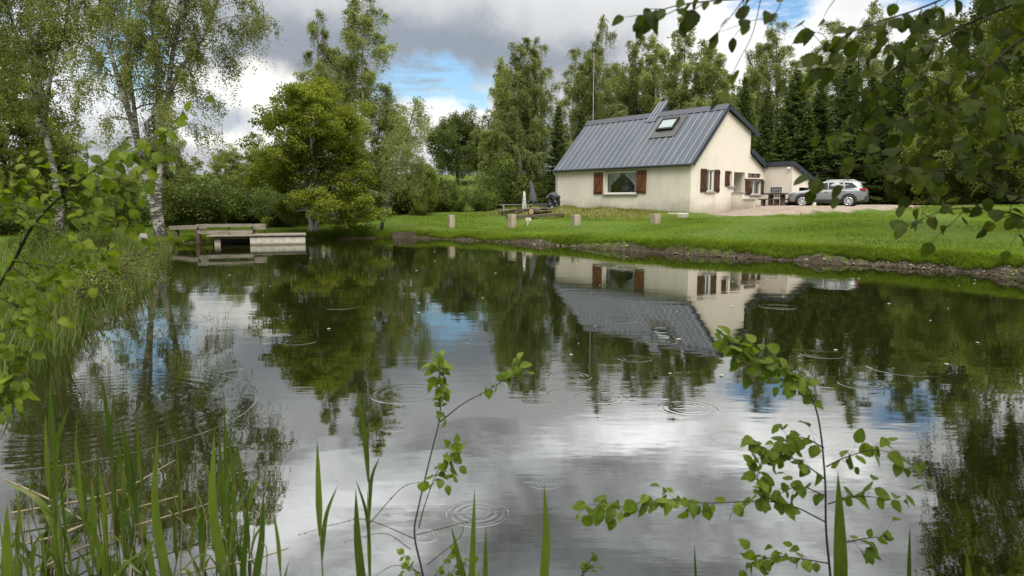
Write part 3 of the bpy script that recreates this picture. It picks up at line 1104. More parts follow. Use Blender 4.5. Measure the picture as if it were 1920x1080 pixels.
    for i, zz in enumerate((1.80, 1.62, 1.44, 1.26)):
        st.box(3.67, 4.70, -.36 * (i + 1), -.36 * i - .01, 0.9, zz)
    st.build('stair', M['concrete'], t)

    # garage wing, a monopitch block on the corner
    gy = -1.75
    gfront = MB()
    gfront.box(WD, WD + .2, gy, -.003, 0.4, 3.60)
    gfront.build('wall', M['plaster'], t)
    gs = wall_with_holes([(WD + .2, 0.4), (WD + 2.6, 0.4), (WD + 2.6, 2.55), (WD + .2, 3.56)], [(WD + .75, WD + 2.3, 1.2, 2.45)], lambda a, z, d: (a, gy + d, z), 0.2)
    gs.build('wall', M['plaster'], t)
    gb = MB()
    gb.box(WD + 2.4, WD + 2.6, gy + .21, 3.0, .4, 2.55)
    gb.box(WD + .21, WD + 2.4, 2.8, 3.0, .4, 2.55)
    gb.build('wall', M['plaster'], t)
    gd = MB()
    gd.box(WD + .7, WD + 2.35, gy + .55, gy + .6, 1.1, 2.7)
    gd.build('garage_door_dark', M['black'], t)  # black sheet painted as the dark inside the garage door opening
    gr = MB()
    gr.prism([(WD - .10, 3.62), (WD - .10, 3.86), (WD + 2.75, 2.72), (WD + 2.75, 2.50)], 'y', gy - .16, 2.9)
    grf = gr.build('roof', M['slate_trim'], t)
    # glass block window
    gw_ = MB()
    gw_.box(WD - .012, WD + .02, -1.19, -.44, 1.90, 2.50)
    gbw = gw_.build('glass_block_window', M['white_frame'], t)
    pn = MB()
    for i in range(5):
        for j in range(4):
            pn.box(WD - .020, WD - .0135, -1.165 + i * .143, -1.165 + i * .143 + .118, 1.925 + j * .142, 1.925 + j * .142 + .117)
    pn.build('pane', plain('glass_block', (0.07, 0.08, 0.09), 0.1, 0, 0.2), gbw)
    lp = MB()
    lp.lathe([(.0, 0), (.07, .01), (.085, .06), (.05, .11), (.0, .12)], 12, (WD - .1, -1.58, 3.42))
    lp.bar((WD - .1, -1.58, 3.5), (WD, -1.58, 3.55), .03, .03)
    lp.build('outdoor_lamp', M['white_frame'], t)
    return t


build_house()
# ------------------------------------------------------------------ trees
def curve(rng, p, d, L, n, grav, wig):
    pts = [np.array(p, float)]
    d = unit(np.array(d, float))
    for _ in range(n):
        d = unit(d + np.array([0, 0, grav / n]) + rng.normal(0, wig, 3))
        pts.append(pts[-1] + d * L / n)
    return np.array(pts)


def leaf_quads(rng, P, L, W, up=0.3, jitter=0.3):
    n = len(P)
    nr = rng.normal(0, 1, (n, 3))
    nr[:, 2] += up
    nr /= np.linalg.norm(nr, axis=1)[:, None] + 1e-9
    r = rng.normal(0, 1, (n, 3))
    t = np.cross(nr, r)
    t /= np.linalg.norm(t, axis=1)[:, None] + 1e-9
    b = np.cross(nr, t)
    k = (1 + jitter * rng.uniform(-1, 1, n))[:, None]
    l, w = L * k, W * k
    V = np.stack([P - t * l / 2, P + b * w / 2, P + t * l / 2, P - b * w / 2], 1).reshape(-1, 3)
    return V, np.arange(4 * n).reshape(-1, 4)


def plant(name, label, cat, wood_mesh, leaf_mesh, wmat, lmat, loc, rz=0.0, sc=(1, 1, 1), group=None, wname='trunk', lname='crown'):
    t = thing(name, label, cat, loc, rz, group)
    t.scale = sc
    if wood_mesh is not None:
        link(wname, wood_mesh, wmat, t)
    link(lname, leaf_mesh, lmat, t)
    return t


def birch_geo(seed, stems, cs=0.3, W=2.5, nb=26, up=0.9, grav=-1.0, nsub=5, hang=0.8, nleaf=40000, L=0.10, wl=0.7, prof_pow=0.6, bare=0.0):
    rng = np.random.default_rng(seed)
    tb = Tubes()
    anch = []
    for ctrl, r0 in stems:
        pts = spline(ctrl, 18)
        tt = np.linspace(0, 1, 18)
        tb.add(pts, r0 * (1 - tt) ** 0.85 + 0.012 + r0 * 0.5 * np.exp(-tt * 22), 8)
        for i in range(nb):
            t = cs + (1 - cs) * (i + rng.random()) / nb
            p, tg = along(pts, min(t, .995))
            a = i * 2.4 + rng.uniform(-.5, .5)
            tp = (t - cs) / (1 - cs)
            pf = min(1, .55 + 1.8 * tp) * (1 - tp) ** prof_pow + 0.10
            bl = W * pf * rng.uniform(.65, 1.25)
            d = np.array([math.cos(a), math.sin(a), up * (.7 + .7 * tp)]) + tg * .3
            b = curve(rng, p, d, bl, 8, grav, .10)
            rb = max(0.012, r0 * .26 * (1 - tp * .7))
            tb.add(b, np.linspace(rb, .006, 9), 5)
            anch += [b[k] + rng.normal(0, .05, 3) for k in range(4, 9) for _ in range(2)]
            ns = max(2, int(nsub * (0.5 + bl / W)))
            for _ in range(ns):
                s = rng.uniform(.2, .98)
                q, tg2 = along(b, s)
                d2 = tg2 + rng.normal(0, .55, 3)
                l2 = bl * .42 * (1.15 - s) + .3
                c = curve(rng, q, d2, l2, 5, grav * 1.3, .14)
                tb.add(c, np.linspace(.012, .004, 6), 3)
                for k in range(1, 6):
                    anch.append(c[k])
                    anch.append(c[k] + rng.normal(0, .12, 3))
    A = np.array(anch)
    # hanging strings: every anchor carries a few twigs of its own
    ns = len(A)
    per = max(1, nleaf // ns)
    ln = rng.exponential(hang, ns) * rng.uniform(.4, 1.2, ns)
    ln = np.minimum(ln, hang * 2.4)
    idx = np.repeat(np.arange(ns), per)
    if bare:
        keep = rng.random(ns) > bare
        idx = idx[keep[idx]]
    f = rng.random(len(idx))
    sway = rng.normal(0, .10, (ns, 3))
    P = A[idx] + sway[idx] * f[:, None] + rng.normal(0, .055, (len(idx), 3))
    P[:, 2] -= f * ln[idx]
    V, F = leaf_quads(rng, P, L, L * wl, 0.2)
    return tb.mesh('trunk'), np_mesh('crown', V, F)


def broad_geo(seed, H, Rr, th=0.3, nl=16, nleaf=30000, L=0.12, flat=0.6, r0=0.16, stems=1, clump=0.6, top=1.0, lean=(0, 0), low=0.25, sub=5):
    """rounded broadleaf tree: limbs run out to clumps of leaves in an uneven crown"""
    rng = np.random.default_rng(seed)
    tb = Tubes()
    C, Rad = [], []
    for s in range(stems):
        a = rng.uniform(0, 6.28)
        o = np.array([math.cos(a), math.sin(a), 0]) * (0.22 if stems > 1 else 0)
        sp = o * (2.2 + rng.uniform(0, 2)) * (1 if stems > 1 else 0)
        ctrl = [o + (0, 0, -.15), o * 1.3 + (0.03 * H * rng.normal(), .03 * H * rng.normal(), H * .3), sp + (lean[0] * .5 + .04 * H * rng.normal(), lean[1] * .5 + .04 * H * rng.normal(), H * .6), sp * 1.3 + (lean[0], lean[1], H * .9)]
        pts = spline(ctrl, 14)
        tt = np.linspace(0, 1, 14)
        rs = r0 / math.sqrt(stems)
        tb.add(pts, rs * (1 - tt) ** .8 + .015 + rs * .5 * np.exp(-tt * 25), 8)
        for i in range(nl // stems):
            t = th + (1 - th) * (i + .5 * rng.random()) / (nl // stems)
            p, tg = along(pts, min(t, .99))
            a = i * 2.4 + rng.uniform(-.6, .6)
            u = (t - th) / (1 - th)
            z = H * (low + (top - low) * (u * .92 + rng.uniform(-.05, .08)))
            rr = Rr * math.sqrt(max(.06, 1 - (1.75 * (u - .38)) ** 2 if u > .38 else 1 - (1.1 * (u - .38)) ** 2)) * rng.uniform(.6, 1.08)
            tgt = np.array([pts[-1][0] * u + rr * math.cos(a), pts[-1][1] * u + rr * math.sin(a), z])
            mid = (p + tgt) / 2 + np.array([0, 0, -.05 * Rr]) + rng.normal(0, .06 * Rr, 3)
            b = spline([p, mid, tgt], 8)
            tb.add(b, np.linspace(rs * .42 * (1 - .6 * u) + .012, .012, 8), 5)
            for k in (4, 5, 6, 7):
                C.append(b[k] + rng.normal(0, .12 * Rr, 3))
                Rad.append(clump * rng.uniform(.5, 1.0) * (.75 if k < 6 else 1))
            for _ in range(sub):
                q, tg2 = along(b, rng.uniform(.35, 1))
                c = curve(rng, q, tg2 + rng.normal(0, .7, 3), Rr * rng.uniform(.2, .42), 4, .1, .15)
                tb.add(c, np.linspace(.016, .005, 5), 3)
                C.append(c[-1])
                Rad.append(clump * rng.uniform(.35, .9))
    C, Rad = np.array(C), np.array(Rad)
    w = Rad ** 2
    idx = rng.choice(len(C), nleaf, p=w / w.sum())
    g = rng.normal(0, 1, (nleaf, 3))
    g /= np.linalg.norm(g, axis=1)[:, None]
    g *= (rng.random(nleaf) ** .45)[:, None]
    P = C[idx] + g * Rad[idx][:, None] * np.array([1, 1, flat])
    P[:, 2] = np.maximum(P[:, 2], .12 + .2 * rng.random(nleaf))
    V, F = leaf_quads(rng, P, L, L * .72, .7)
    return tb.mesh('trunk'), np_mesh('crown', V, F)


def bush_geo(seed, W, H, nleaf=14000, L=0.11, n=26):
    rng = np.random.default_rng(seed)
    tb = Tubes()
    C, Rad = [], []
    for i in range(n):
        a = i * 2.4 + rng.normal(0, .3)
        r = W * .5 * math.sqrt((i + .5) / n) * rng.uniform(.8, 1.1)
        z = H * math.sqrt(max(.04, 1 - (r / (W * .58)) ** 2)) * rng.uniform(.55, .98)
        b = spline([(r * .25 * math.cos(a), r * .25 * math.sin(a), -.1), (r * .7 * math.cos(a), r * .7 * math.sin(a), z * .5), (r * math.cos(a), r * math.sin(a), z)], 6)
        tb.add(b, np.linspace(.035, .008, 6), 4)
        for k in (1, 2, 3, 4, 5, 5):
            C.append(b[k] + rng.normal(0, .10 * H, 3))
            Rad.append(H * rng.uniform(.10, .24))
        for _ in range(2):
            c = curve(rng, b[-1], rng.normal(0, .5, 3) + (0, 0, .8), H * rng.uniform(.08, .2), 3, 0, .1)
            tb.add(c, [.008, .006, .005, .004], 3)
            C.append(c[-1])
            Rad.append(H * rng.uniform(.04, .09))
    C, Rad = np.array(C), np.array(Rad)
    w = Rad ** 2
    idx = rng.choice(len(C), nleaf, p=w / w.sum())
    g = rng.normal(0, 1, (nleaf, 3))
    g /= np.linalg.norm(g, axis=1)[:, None]
    g *= (rng.random(nleaf) ** .4)[:, None]
    P = C[idx] + g * Rad[idx][:, None]
    P[:, 2] = np.abs(P[:, 2]) + .03
    V, F = leaf_quads(rng, P, L, L * .7, .6)
    return tb.mesh('stems'), np_mesh('foliage', V, F)


def conifer_geo(seed, H, Rr, nleaf=30000, L=0.17, low=0.03):
    rng = np.random.default_rng(seed)
    tb = Tubes()
    tr = spline([(0, 0, -.15), (.05, .03, H * .5), (0, 0, H)], 12)
    tb.add(tr, np.linspace(H * .014 + .02, .012, 12), 7)
    A, T = [], []
    z = H * low
    i = 0
    while z < H * .985:
        u = z / H
        for k in range(6):
            a = i * .9 + k * math.pi / 3 + rng.normal(0, .2)
            bl = (Rr * (1 - u) ** .85 + .10) * rng.uniform(.7, 1.12)
            p, _ = along(tr, u)
            b = curve(rng, p, (math.cos(a), math.sin(a), .25 - .1 * (1 - u)), bl, 5, -.55 + .9 * u, .05)
            tb.add(b, np.linspace(.03 * (1 - u) + .008, .004, 6), 3)
            m = max(3, int(bl * 9))
            for s in np.linspace(.12, 1, m):
                q, tg = along(b, min(s, .999))
                side = unit(np.cross(tg, (0, 0, 1)))
                for sg in (-1, 1):
                    ln = bl * .34 * (1.08 - s) + .10
                    A.append((q, tg, side * sg, ln))
        z += .26 + .14 * (1 - u)
        i += 1
    q = np.array([a[0] for a in A])
    tg = np.array([a[1] for a in A])
    sd_ = np.array([a[2] for a in A])
    ln = np.array([a[3] for a in A])
    idx = rng.choice(len(q), nleaf, p=ln / ln.sum())
    f = rng.random(nleaf)
    P = q[idx] + (sd_[idx] * .8 + tg[idx] * .5) * (f * ln[idx])[:, None] + rng.normal(0, .035, (nleaf, 3))
    P[:, 2] -= f * ln[idx] * .35 + rng.exponential(.06, nleaf)
    V, F = leaf_quads(rng, P, L, L * .36, .8)
    return tb.mesh('trunk'), np_mesh('crown', V, F)


def spot(px, Y):
    """ground point seen at column px of the survey, at distance Y"""
    x = at_y(px, 377, Y)[0]
    return (x, Y, gz(x, Y) - .03)


def top_scale(px, py, Y, H):
    p = spot(px, Y)
    return (at_y(px, py, Y)[2] - p[2]) / H


# --- the two tall birches by the water on the left, each grown for itself
def stem_from_px(base, pts, Y):
    """stem centre line from survey pixels at one distance, relative to base"""
    out = []
    for k, (px, py) in enumerate(pts):
        p = at_y(px, py, Y + .25 * math.sin(k * 1.7))
        out.append((p[0] - base[0], p[1] - base[1], p[2] - base[2]))
    return out


def left_birches():
    b = spot(297, 29.3)
    Y = 29.3
    stems = [([(0, 0, -.2)] + stem_from_px(b, [(290, 398), (268, 320), (252, 245), (222, 150), (196, 50), (180, -60), (172, -150)], Y), .165),
             ([(.12, .05, -.2)] + stem_from_px(b, [(296, 385), (303, 300), (312, 215), (322, 110), (345, 0), (360, -110), (372, -190)], Y), .155),
             ([(-.75, 0.2, 3.4)] + stem_from_px(b, [(252, 205), (238, 90), (250, -30), (262, -130)], Y), .085),
             ([(.25, .1, 5.0)] + stem_from_px(b, [(340, 130), (385, 60), (420, -40), (440, -110)], Y), .085),
             ([(.2, -.1, 4.2)] + stem_from_px(b, [(296, 150), (285, 40), (290, -80), (300, -170)], Y), .085)]
    tr, cr = birch_geo(11, stems, .36, 2.7, 22, .8, -1.5, 6, .80, 120000, .068, .72)
    plant('birch_tree', 'big white barked birch forking low into two stems beside the wooden dock', 'tree', tr, cr, M['bark_birch'], M['leaf_birch'], b)
    Y = 31.5
    b = spot(108, Y)
    stems = [([(0, 0, -.2)] + stem_from_px(b, [(104, 340), (86, 250), (78, 180), (62, 90), (48, 0), (40, -110), (36, -180)], Y), .14),
             ([(-.55, 0, 4.6)] + stem_from_px(b, [(60, 130), (30, 60), (5, -20), (-15, -110)], Y), .08),
             ([(-.5, .1, 4.2)] + stem_from_px(b, [(98, 130), (120, 60), (135, -30), (150, -130)], Y), .07)]
    tr, cr = birch_geo(12, stems, .36, 2.7, 22, .8, -1.5, 6, .80, 76000, .070, .72)
    plant('birch_tree', 'leaning birch with a slim spotted white trunk at the left edge of the pond', 'tree', tr, cr, M['bark_birch'], M['leaf_birch'], b)


left_birches()

# --- yellow green maple leaning over the far bank
def maple():
    Y = 32.8
    b = spot(586, Y)
    tr, cr = broad_geo(21, 6.7, 2.45, .14, 51, 70000, .105, .62, .15, 3, .62, 1.0, (.1, 0), .14, 6)
    plant('maple_tree', 'bushy yellow green maple leaning over the far bank right of the dock', 'tree', tr, cr, M['bark_birch_far'], M['leaf_maple'], b)


maple()

# --- birches grown once each and copied with their parts
def straight(H, lean=.3, seed=0):
    r = np.random.default_rng(seed)
    return [(0, 0, -.2), (lean * .2, 0, H * .25), (lean * .5 + r.normal(0, .08), r.normal(0, .1), H * .55), (lean, r.normal(0, .1), H)]


BIRCH = {
    'airy': birch_geo(31, [(straight(14, .5, 1), .15), ([(.1, 0, 4.5), (.8, .2, 8), (1.3, .3, 11.5)], .08)], .22, 2.6, 32, .95, -1.4, 6, .85, 90000, .078, .7, .6, .12),
    'slim': birch_geo(32, [(straight(14, -.3, 2), .14)], .14, 2.5, 44, 1.2, -1.5, 6, .85, 88000, .080, .7, .5, .08),
    'full': birch_geo(33, [(straight(14, .2, 3), .16), ([(-.1, .1, 3), (-.9, -.3, 7), (-1.4, -.3, 11.8)], .09)], .08, 2.8, 38, 1.0, -1.3, 6, .75, 115000, .092, .7, .45),
    'thin': birch_geo(34, [(straight(14, .6, 4), .13)], .32, 2.3, 26, 1.1, -1.4, 5, .6, 26000, .085, .7, .6, .2),
}
WOODT = {
    'round': broad_geo(41, 9.0, 3.4, .18, 34, 46000, .135, .7, .18, 1, .85, 1.0, (.2, 0), .14, 5),
    'dense': broad_geo(42, 7.0, 3.0, .12, 34, 42000, .125, .75, .15, 2, .80, 1.0, (0, 0), .06, 5),
    'oak': broad_geo(43, 8.0, 4.4, .24, 40, 52000, .17, .75, .26, 1, 1.05, 1.0, (0, .2), .24, 7),
}
BUSH = {'low': bush_geo(51, 4.4, 2.6, 17000, .115, 26), 'wild': bush_geo(52, 3.4, 3.0, 13000, .12, 20)}
CON = {'spruce': conifer_geo(61, 11, 2.3, 40000, .20), 'young': conifer_geo(62, 8, 1.5, 24000, .17)}

TREES = [
    # proto table, key, bark, leaf, name, category, column, top row, distance, width factor, label, group
    ('B', 'airy', 592, 14, 44.0, .85, 'tall airy birch rising straight behind the yellow green maple', None),
    ('B', 'slim', 680, -16, 43.0, 1.05, 'tallest birch right of the maple with its tip cut by the picture edge', None),
    ('B', 'full', 975, 66, 54.0, .95, 'broad pale birch standing first left of the house', None),
    ('B', 'slim', 945, 112, 57.0, .9, 'pale birch at the left end of the row behind the house', None),
    ('B', 'airy', 1020, 64, 55.0, .8, 'upright pale birch second left of the house above the dark conifers', None),
    ('B', 'thin', 1066, 82, 60.0, .9, 'thin see-through birch above the left roof corner', None),
    ('B', 'airy', 1128, 20, 58.0, .85, 'lofty birch behind the thin mast and roof ridge', None),
    ('B', 'full', 1190, 62, 61.0, .9, 'dense leafy birch behind the ridge left of the flue', None),
    ('B', 'slim', 1228, 70, 58.0, 1.0, 'narrow birch directly behind the sheeted flue', None),
    ('B', 'full', 1282, 24, 57.0, .85, 'tall full birch behind the roof window', None),
    ('B', 'slim', 1335, 100, 56.0, 1.25, 'lower rounded birch behind the gable peak', None),
    ('B', 'full', 1155, 112, 63.0, .9, 'leafy birch filling the row between the mast and the flue', None),
    ('B', 'full', 1095, 128, 62.0, .85, 'low leafy birch just left of the mast', None),
    ('B', 'slim', 1255, 92, 62.0, 1.1, 'soft green birch just right of the flue', None),
    ('B', 'full', 1362, 128, 60.0, .8, 'low leafy birch between gable peak and first spruce', None),
    ('B', 'full', 1410, 118, 63.0, .8, 'leafy birch behind the first spruce right of the gable', None),
    ('B', 'full', 1498, 96, 62.0, .9, 'broad leafy birch behind the spruces above the garage', None),
    ('B', 'airy', 1455, 20, 66.0, 1.0, 'lacy birch above the dark conifers right of the gable', None),
    ('B', 'thin', 1530, 30, 68.0, 1.2, 'see-through birch over the conifer row behind the parked car', None),
    ('B', 'airy', 1625, -10, 64.0, 1.2, 'pale birch above the conifers beyond the car tail', None),
    ('B', 'full', 1720, 10, 62.0, 1.1, 'leafy birch above the right half of the conifer row', None),
    ('B', 'full', 1850, -40, 56.0, 1.1, 'birch at the right end above the conifer row', None),
    ('W', 'round', 20, 78, 38.0, .9, 'dark woodland tree at the far left edge behind the leaning birch', None),
    ('W', 'dense', 125, 238, 40.0, .85, 'rounded woodland tree behind the leaning birch trunk', None),
    ('W', 'round', -60, 120, 34.0, .9, 'woodland tree half out of the picture on the left', None),
    ('W', 'dense', 225, 318, 44.0, 1.0, 'low dark tree behind the forked birch on its left', None),
    ('W', 'dense', 330, 250, 48.0, .9, 'mid green tree seen through the fork of the big birch', None),
    ('W', 'round', 430, 282, 50.0, 1.0, 'mid green tree in the wood between big birch and maple', None),
    ('W', 'dense', 510, 262, 52.0, 1.0, 'woodland tree left of the maple on the skyline', None),
    ('W', 'round', 738, 206, 45.0, .72, 'mid green rounded tree right behind the maple', None),
    ('W', 'dense', 795, 300, 44.0, .62, 'small bushy tree at the foot of the sparse young birch', None),
    ('W', 'oak', 860, 214, 76.0, .86, 'spreading oak with open limbs on the meadow skyline', None),
    ('W', 'oak', 905, 245, 80.0, .7, 'smaller oak half hidden by the pale birches left of the house', None),
    ('W', 'round', 1750, 150, 46.0, .9, 'light green tree right of the conifers above the sloping lawn', None),
    ('W', 'dense', 1890, 120, 42.0, .9, 'light green tree at the right edge above the lawn', None),
    ('W', 'dense', 1685, 265, 48.0, .7, 'young light green tree at the end of the gravel drive', None),
    ('S', 'low', 395, 322, 40.0, 1.0, 'dense dark bush behind the bench of the dock', None),
    ('S', 'wild', 330, 350, 38.5, 1.0, 'dark bush just right of the forked birch trunk', None),
    ('S', 'wild', 230, 352, 37.0, 1.1, 'brownish green bush left of the forked birch trunk', None),
    ('S', 'low', 465, 335, 42.0, 1.0, 'dark green bush right behind the end of the dock', None),
    ('S', 'low', 520, 365, 36.5, .9, 'low bush at the left foot of the maple', None),
    ('S', 'wild', 645, 350, 39.0, 1.0, 'shady bush at the right foot of the maple', None),
    ('S', 'wild', 560, 335, 38.5, 1.1, 'tall shady bush behind the maple stems', None),
    ('S', 'low', 700, 342, 47.0, .7, 'bush behind the grey post box', None),
    ('S', 'low', 762, 348, 46.0, .8, 'hedge bush right of the slim leaning birch', None),
    ('S', 'wild', 815, 318, 49.0, 1.1, 'pale topped bush in the middle of the hedge', None),
    ('S', 'low', 850, 345, 48.0, .85, 'dark low hedge bush under the distant oak', None),
    ('S', 'low', 905, 350, 49.0, .8, 'dark hedge bush under the meadow gap', None),
    ('S', 'wild', 945, 300, 52.0, 1.1, 'leafy bush at the right end of the hedge near the picnic table', None),
    ('S', 'low', 1010, 330, 53.0, .9, 'shady bush behind the folded parasol', None),
    ('S', 'low', 15, 360, 30.0, 1.0, 'bright bush on the left bank beneath the leaning birch', None),
    ('S', 'wild', 70, 408, 15.0, .8, 'fresh green bush standing in the reeds on the left bank', None),
    ('S', 'low', 185, 418, 20.0, .8, 'small bush at the back of the reed bed near the stump', None),
    ('S', 'low', 150, 385, 33.0, .8, 'low bush behind the reeds on the left bank', None),
    ('S', 'wild', 1790, 300, 44.0, 1.0, 'light green bush on the lawn slope right of the car', None),
    ('S', 'low', 1880, 310, 42.0, .9, 'low bush on the lawn slope at the right edge', None),
    ('C', 'young', 1046, 196, 49.5, 1.0, 'dark pointed conifer behind the folded parasol', None),
    ('C', 'young', 1088, 205, 52.0, 1.0, 'dark pointed conifer touching the left roof edge', None),
    ('C', 'spruce', 1390, 142, 55.0, .9, 'dark spruce with a clear pointed tip right of the gable', None),
    ('C', 'spruce', 1432, 170, 52.0, 1.0, 'dark spruce behind the garage wing', None),
]
for k, (px, py) in enumerate([(1484, 128), (1530, 150), (1578, 118), (1625, 140), (1672, 112), (1722, 140), (1775, 110), (1830, 132), (1890, 105), (1950, 120)]):
    TREES.append(('C', 'spruce', px, py, 52.5 + 2.0 * (k % 2) - .45 * k, 1.3, 'dark spruce in the dense conifer row behind the parked car', 'conifer row behind the car'))
for k, (px, py) in enumerate([(1460, 235), (1508, 215), (1556, 240), (1605, 210), (1655, 230), (1708, 215)]):
    TREES.append(('C', 'young', px, py, 49.8 - .2 * k, 1.9, 'younger dark spruce in front of the conifer row behind the car', 'young conifers behind the car'))

first = {}
for n, (tab, key, px, py, Y, wf, label, group) in enumerate(TREES):
    H0 = {'B': 14.3, 'W': {'round': 9.2, 'dense': 7.2, 'oak': 8.2}.get(key), 'S': {'low': 2.75, 'wild': 3.2}.get(key), 'C': {'spruce': 11, 'young': 8}.get(key)}[tab]
    name, cat = {'B': ('birch_tree', 'tree'), 'W': ('oak_tree' if key == 'oak' else 'woodland_tree', 'tree'), 'S': ('bush', 'bush'), 'C': ('spruce_tree', 'tree')}[tab]
    loc = spot(px, Y)
    k = top_scale(px, py, Y, H0)
    geo = {'B': BIRCH, 'W': WOODT, 'S': BUSH, 'C': CON}[tab][key]
    rz = (n * 2.399) % 6.283
    sc = (k * wf, k * wf, k)
    if tab == 'B':
        sc = (max(.7, wf * (k + .15) * 1.12), max(.7, wf * (k + .15) * 1.12), k)
    if (tab, key) not in first:
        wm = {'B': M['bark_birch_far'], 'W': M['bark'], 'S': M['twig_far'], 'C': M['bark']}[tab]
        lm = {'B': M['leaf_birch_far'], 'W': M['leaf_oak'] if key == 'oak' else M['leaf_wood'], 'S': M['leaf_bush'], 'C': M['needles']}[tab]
        t = plant(name, label, cat, geo[0], geo[1], wm, lm, loc, rz, sc, group, 'stems' if tab == 'S' else 'trunk', 'foliage' if tab == 'S' else 'crown')
        first[(tab, key)] = t
    else:
        t = copy_tree(first[(tab, key)])
        t.location, t.rotation_euler, t.scale = loc, (0, 0, rz), sc
        t['label'] = label
        if group:
            t['group'] = group
        elif 'group' in t:
            del t['group']

# slim leaning birch on the far bank
def leaning_birch():
    Y = 34.3
    b = spot(714, Y)
    st = [(0, 0, -.1)] + stem_from_px(b, [(718, 412), (729, 375), (738, 335), (752, 285), (768, 235), (780, 190)], Y)
    tr, cr = birch_geo(71, [(st, .075)], .45, 1.7, 26, .9, -1.3, 5, .5, 13000, .07, .7)
    plant('birch_tree', 'slim pale birch leaning right on the far lawn edge', 'tree', tr, cr, M['bark_birch'], M['leaf_birch_far'], b)
    # two more dark stems rise beside the maple
    b = spot(641, 34.0)
    st = [(0, 0, -.1)] + stem_from_px(b, [(648, 405), (662, 372), (665, 330), (660, 280), (655, 220)], 34.0)
    tr, cr = birch_geo(72, [(st, .085)], .5, 1.2, 16, .8, -1.2, 4, .4, 4200, .09, .7)
    plant('birch_tree', 'small curved birch leaning at the right edge of the maple', 'tree', tr, cr, M['bark_birch_far'], M['leaf_wood'], b)


leaning_birch()

# tall birch at the right bank, its crown mostly above the picture, mirrored in the pond
def bank_birch():
    b = (16.2, 20.0, gz(16.2, 20.0))
    st = [([(0, 0, -.2), (-.3, .1, 3.5), (-1.0, 0, 7), (-1.6, 0, 11), (-1.9, .2, 13.5)], .20), ([(-.2, 0, 3), (-1.6, -.5, 6), (-3.0, -.8, 9.4)], .11)]
    tr, cr = birch_geo(73, st, .32, 3.2, 30, .8, -1.4, 5, .8, 60000, .10, .72)
    plant('birch_tree', 'large birch on the right bank whose crown is mirrored in the water', 'tree', tr, cr, M['bark_birch'], M['leaf_wood'], b)


bank_birch()
# ------------------------------------------------------------------ grass on the lawn, rough grass on the banks (nobody could count it)
def blades(rng, X, Y, Z, h, w, lean=0.35):
    n = len(X)
    a = rng.uniform(0, 2 * np.pi, n)
    b = rng.uniform(0, 2 * np.pi, n)
    P = np.stack([X, Y, Z], 1)
    side = np.stack([np.cos(a), np.sin(a), np.zeros(n)], 1) * (w / 2)[:, None]
    tip = P + np.stack([np.cos(b) * h * lean, np.sin(b) * h * lean, h], 1)
    mid = P + np.stack([np.cos(b) * h * lean * .3, np.sin(b) * h * lean * .3, h * .55], 1)
    V = np.stack([P - side, P + side, mid + side * .8, tip, mid - side * .8], 1).reshape(-1, 3)
    base = np.arange(n)[:, None] * 5
    F = np.concatenate([base + np.array([[0, 1, 2, 4]]), base + np.array([[4, 2, 3, 3]])])
    # the tip is a triangle: split lists
    T = np.concatenate([base + np.array([[0, 1, 2]]), base + np.array([[0, 2, 4]]), base + np.array([[4, 2, 3]])])
    return V, T


def scatter(rng, n, x0, x1, y0, y1):
    return rng.uniform(x0, x1, n), rng.uniform(y0, y1, n)


M['grass_blade'] = leaf_mat('grass_blades', [(0.096, 0.152, 0.016), (0.132, 0.192, 0.022), (0.195, 0.240, 0.045)], 0.5, 0.0, 0.3, 0.45)
M['reed_blade'] = leaf_mat('reed_bed_blades', [(0.048, 0.080, 0.016), (0.085, 0.120, 0.026), (0.170, 0.165, 0.075)], 0.4, 0.05, 0.4, 0.6)


def gravel_mask(x, y):
    line = 33.9 + 0.75 * np.maximum(0, x - 17.0)
    return (y > line - .25) & (y < 47.0 + 0.55 * (x - 10)) & (x > 9.8)


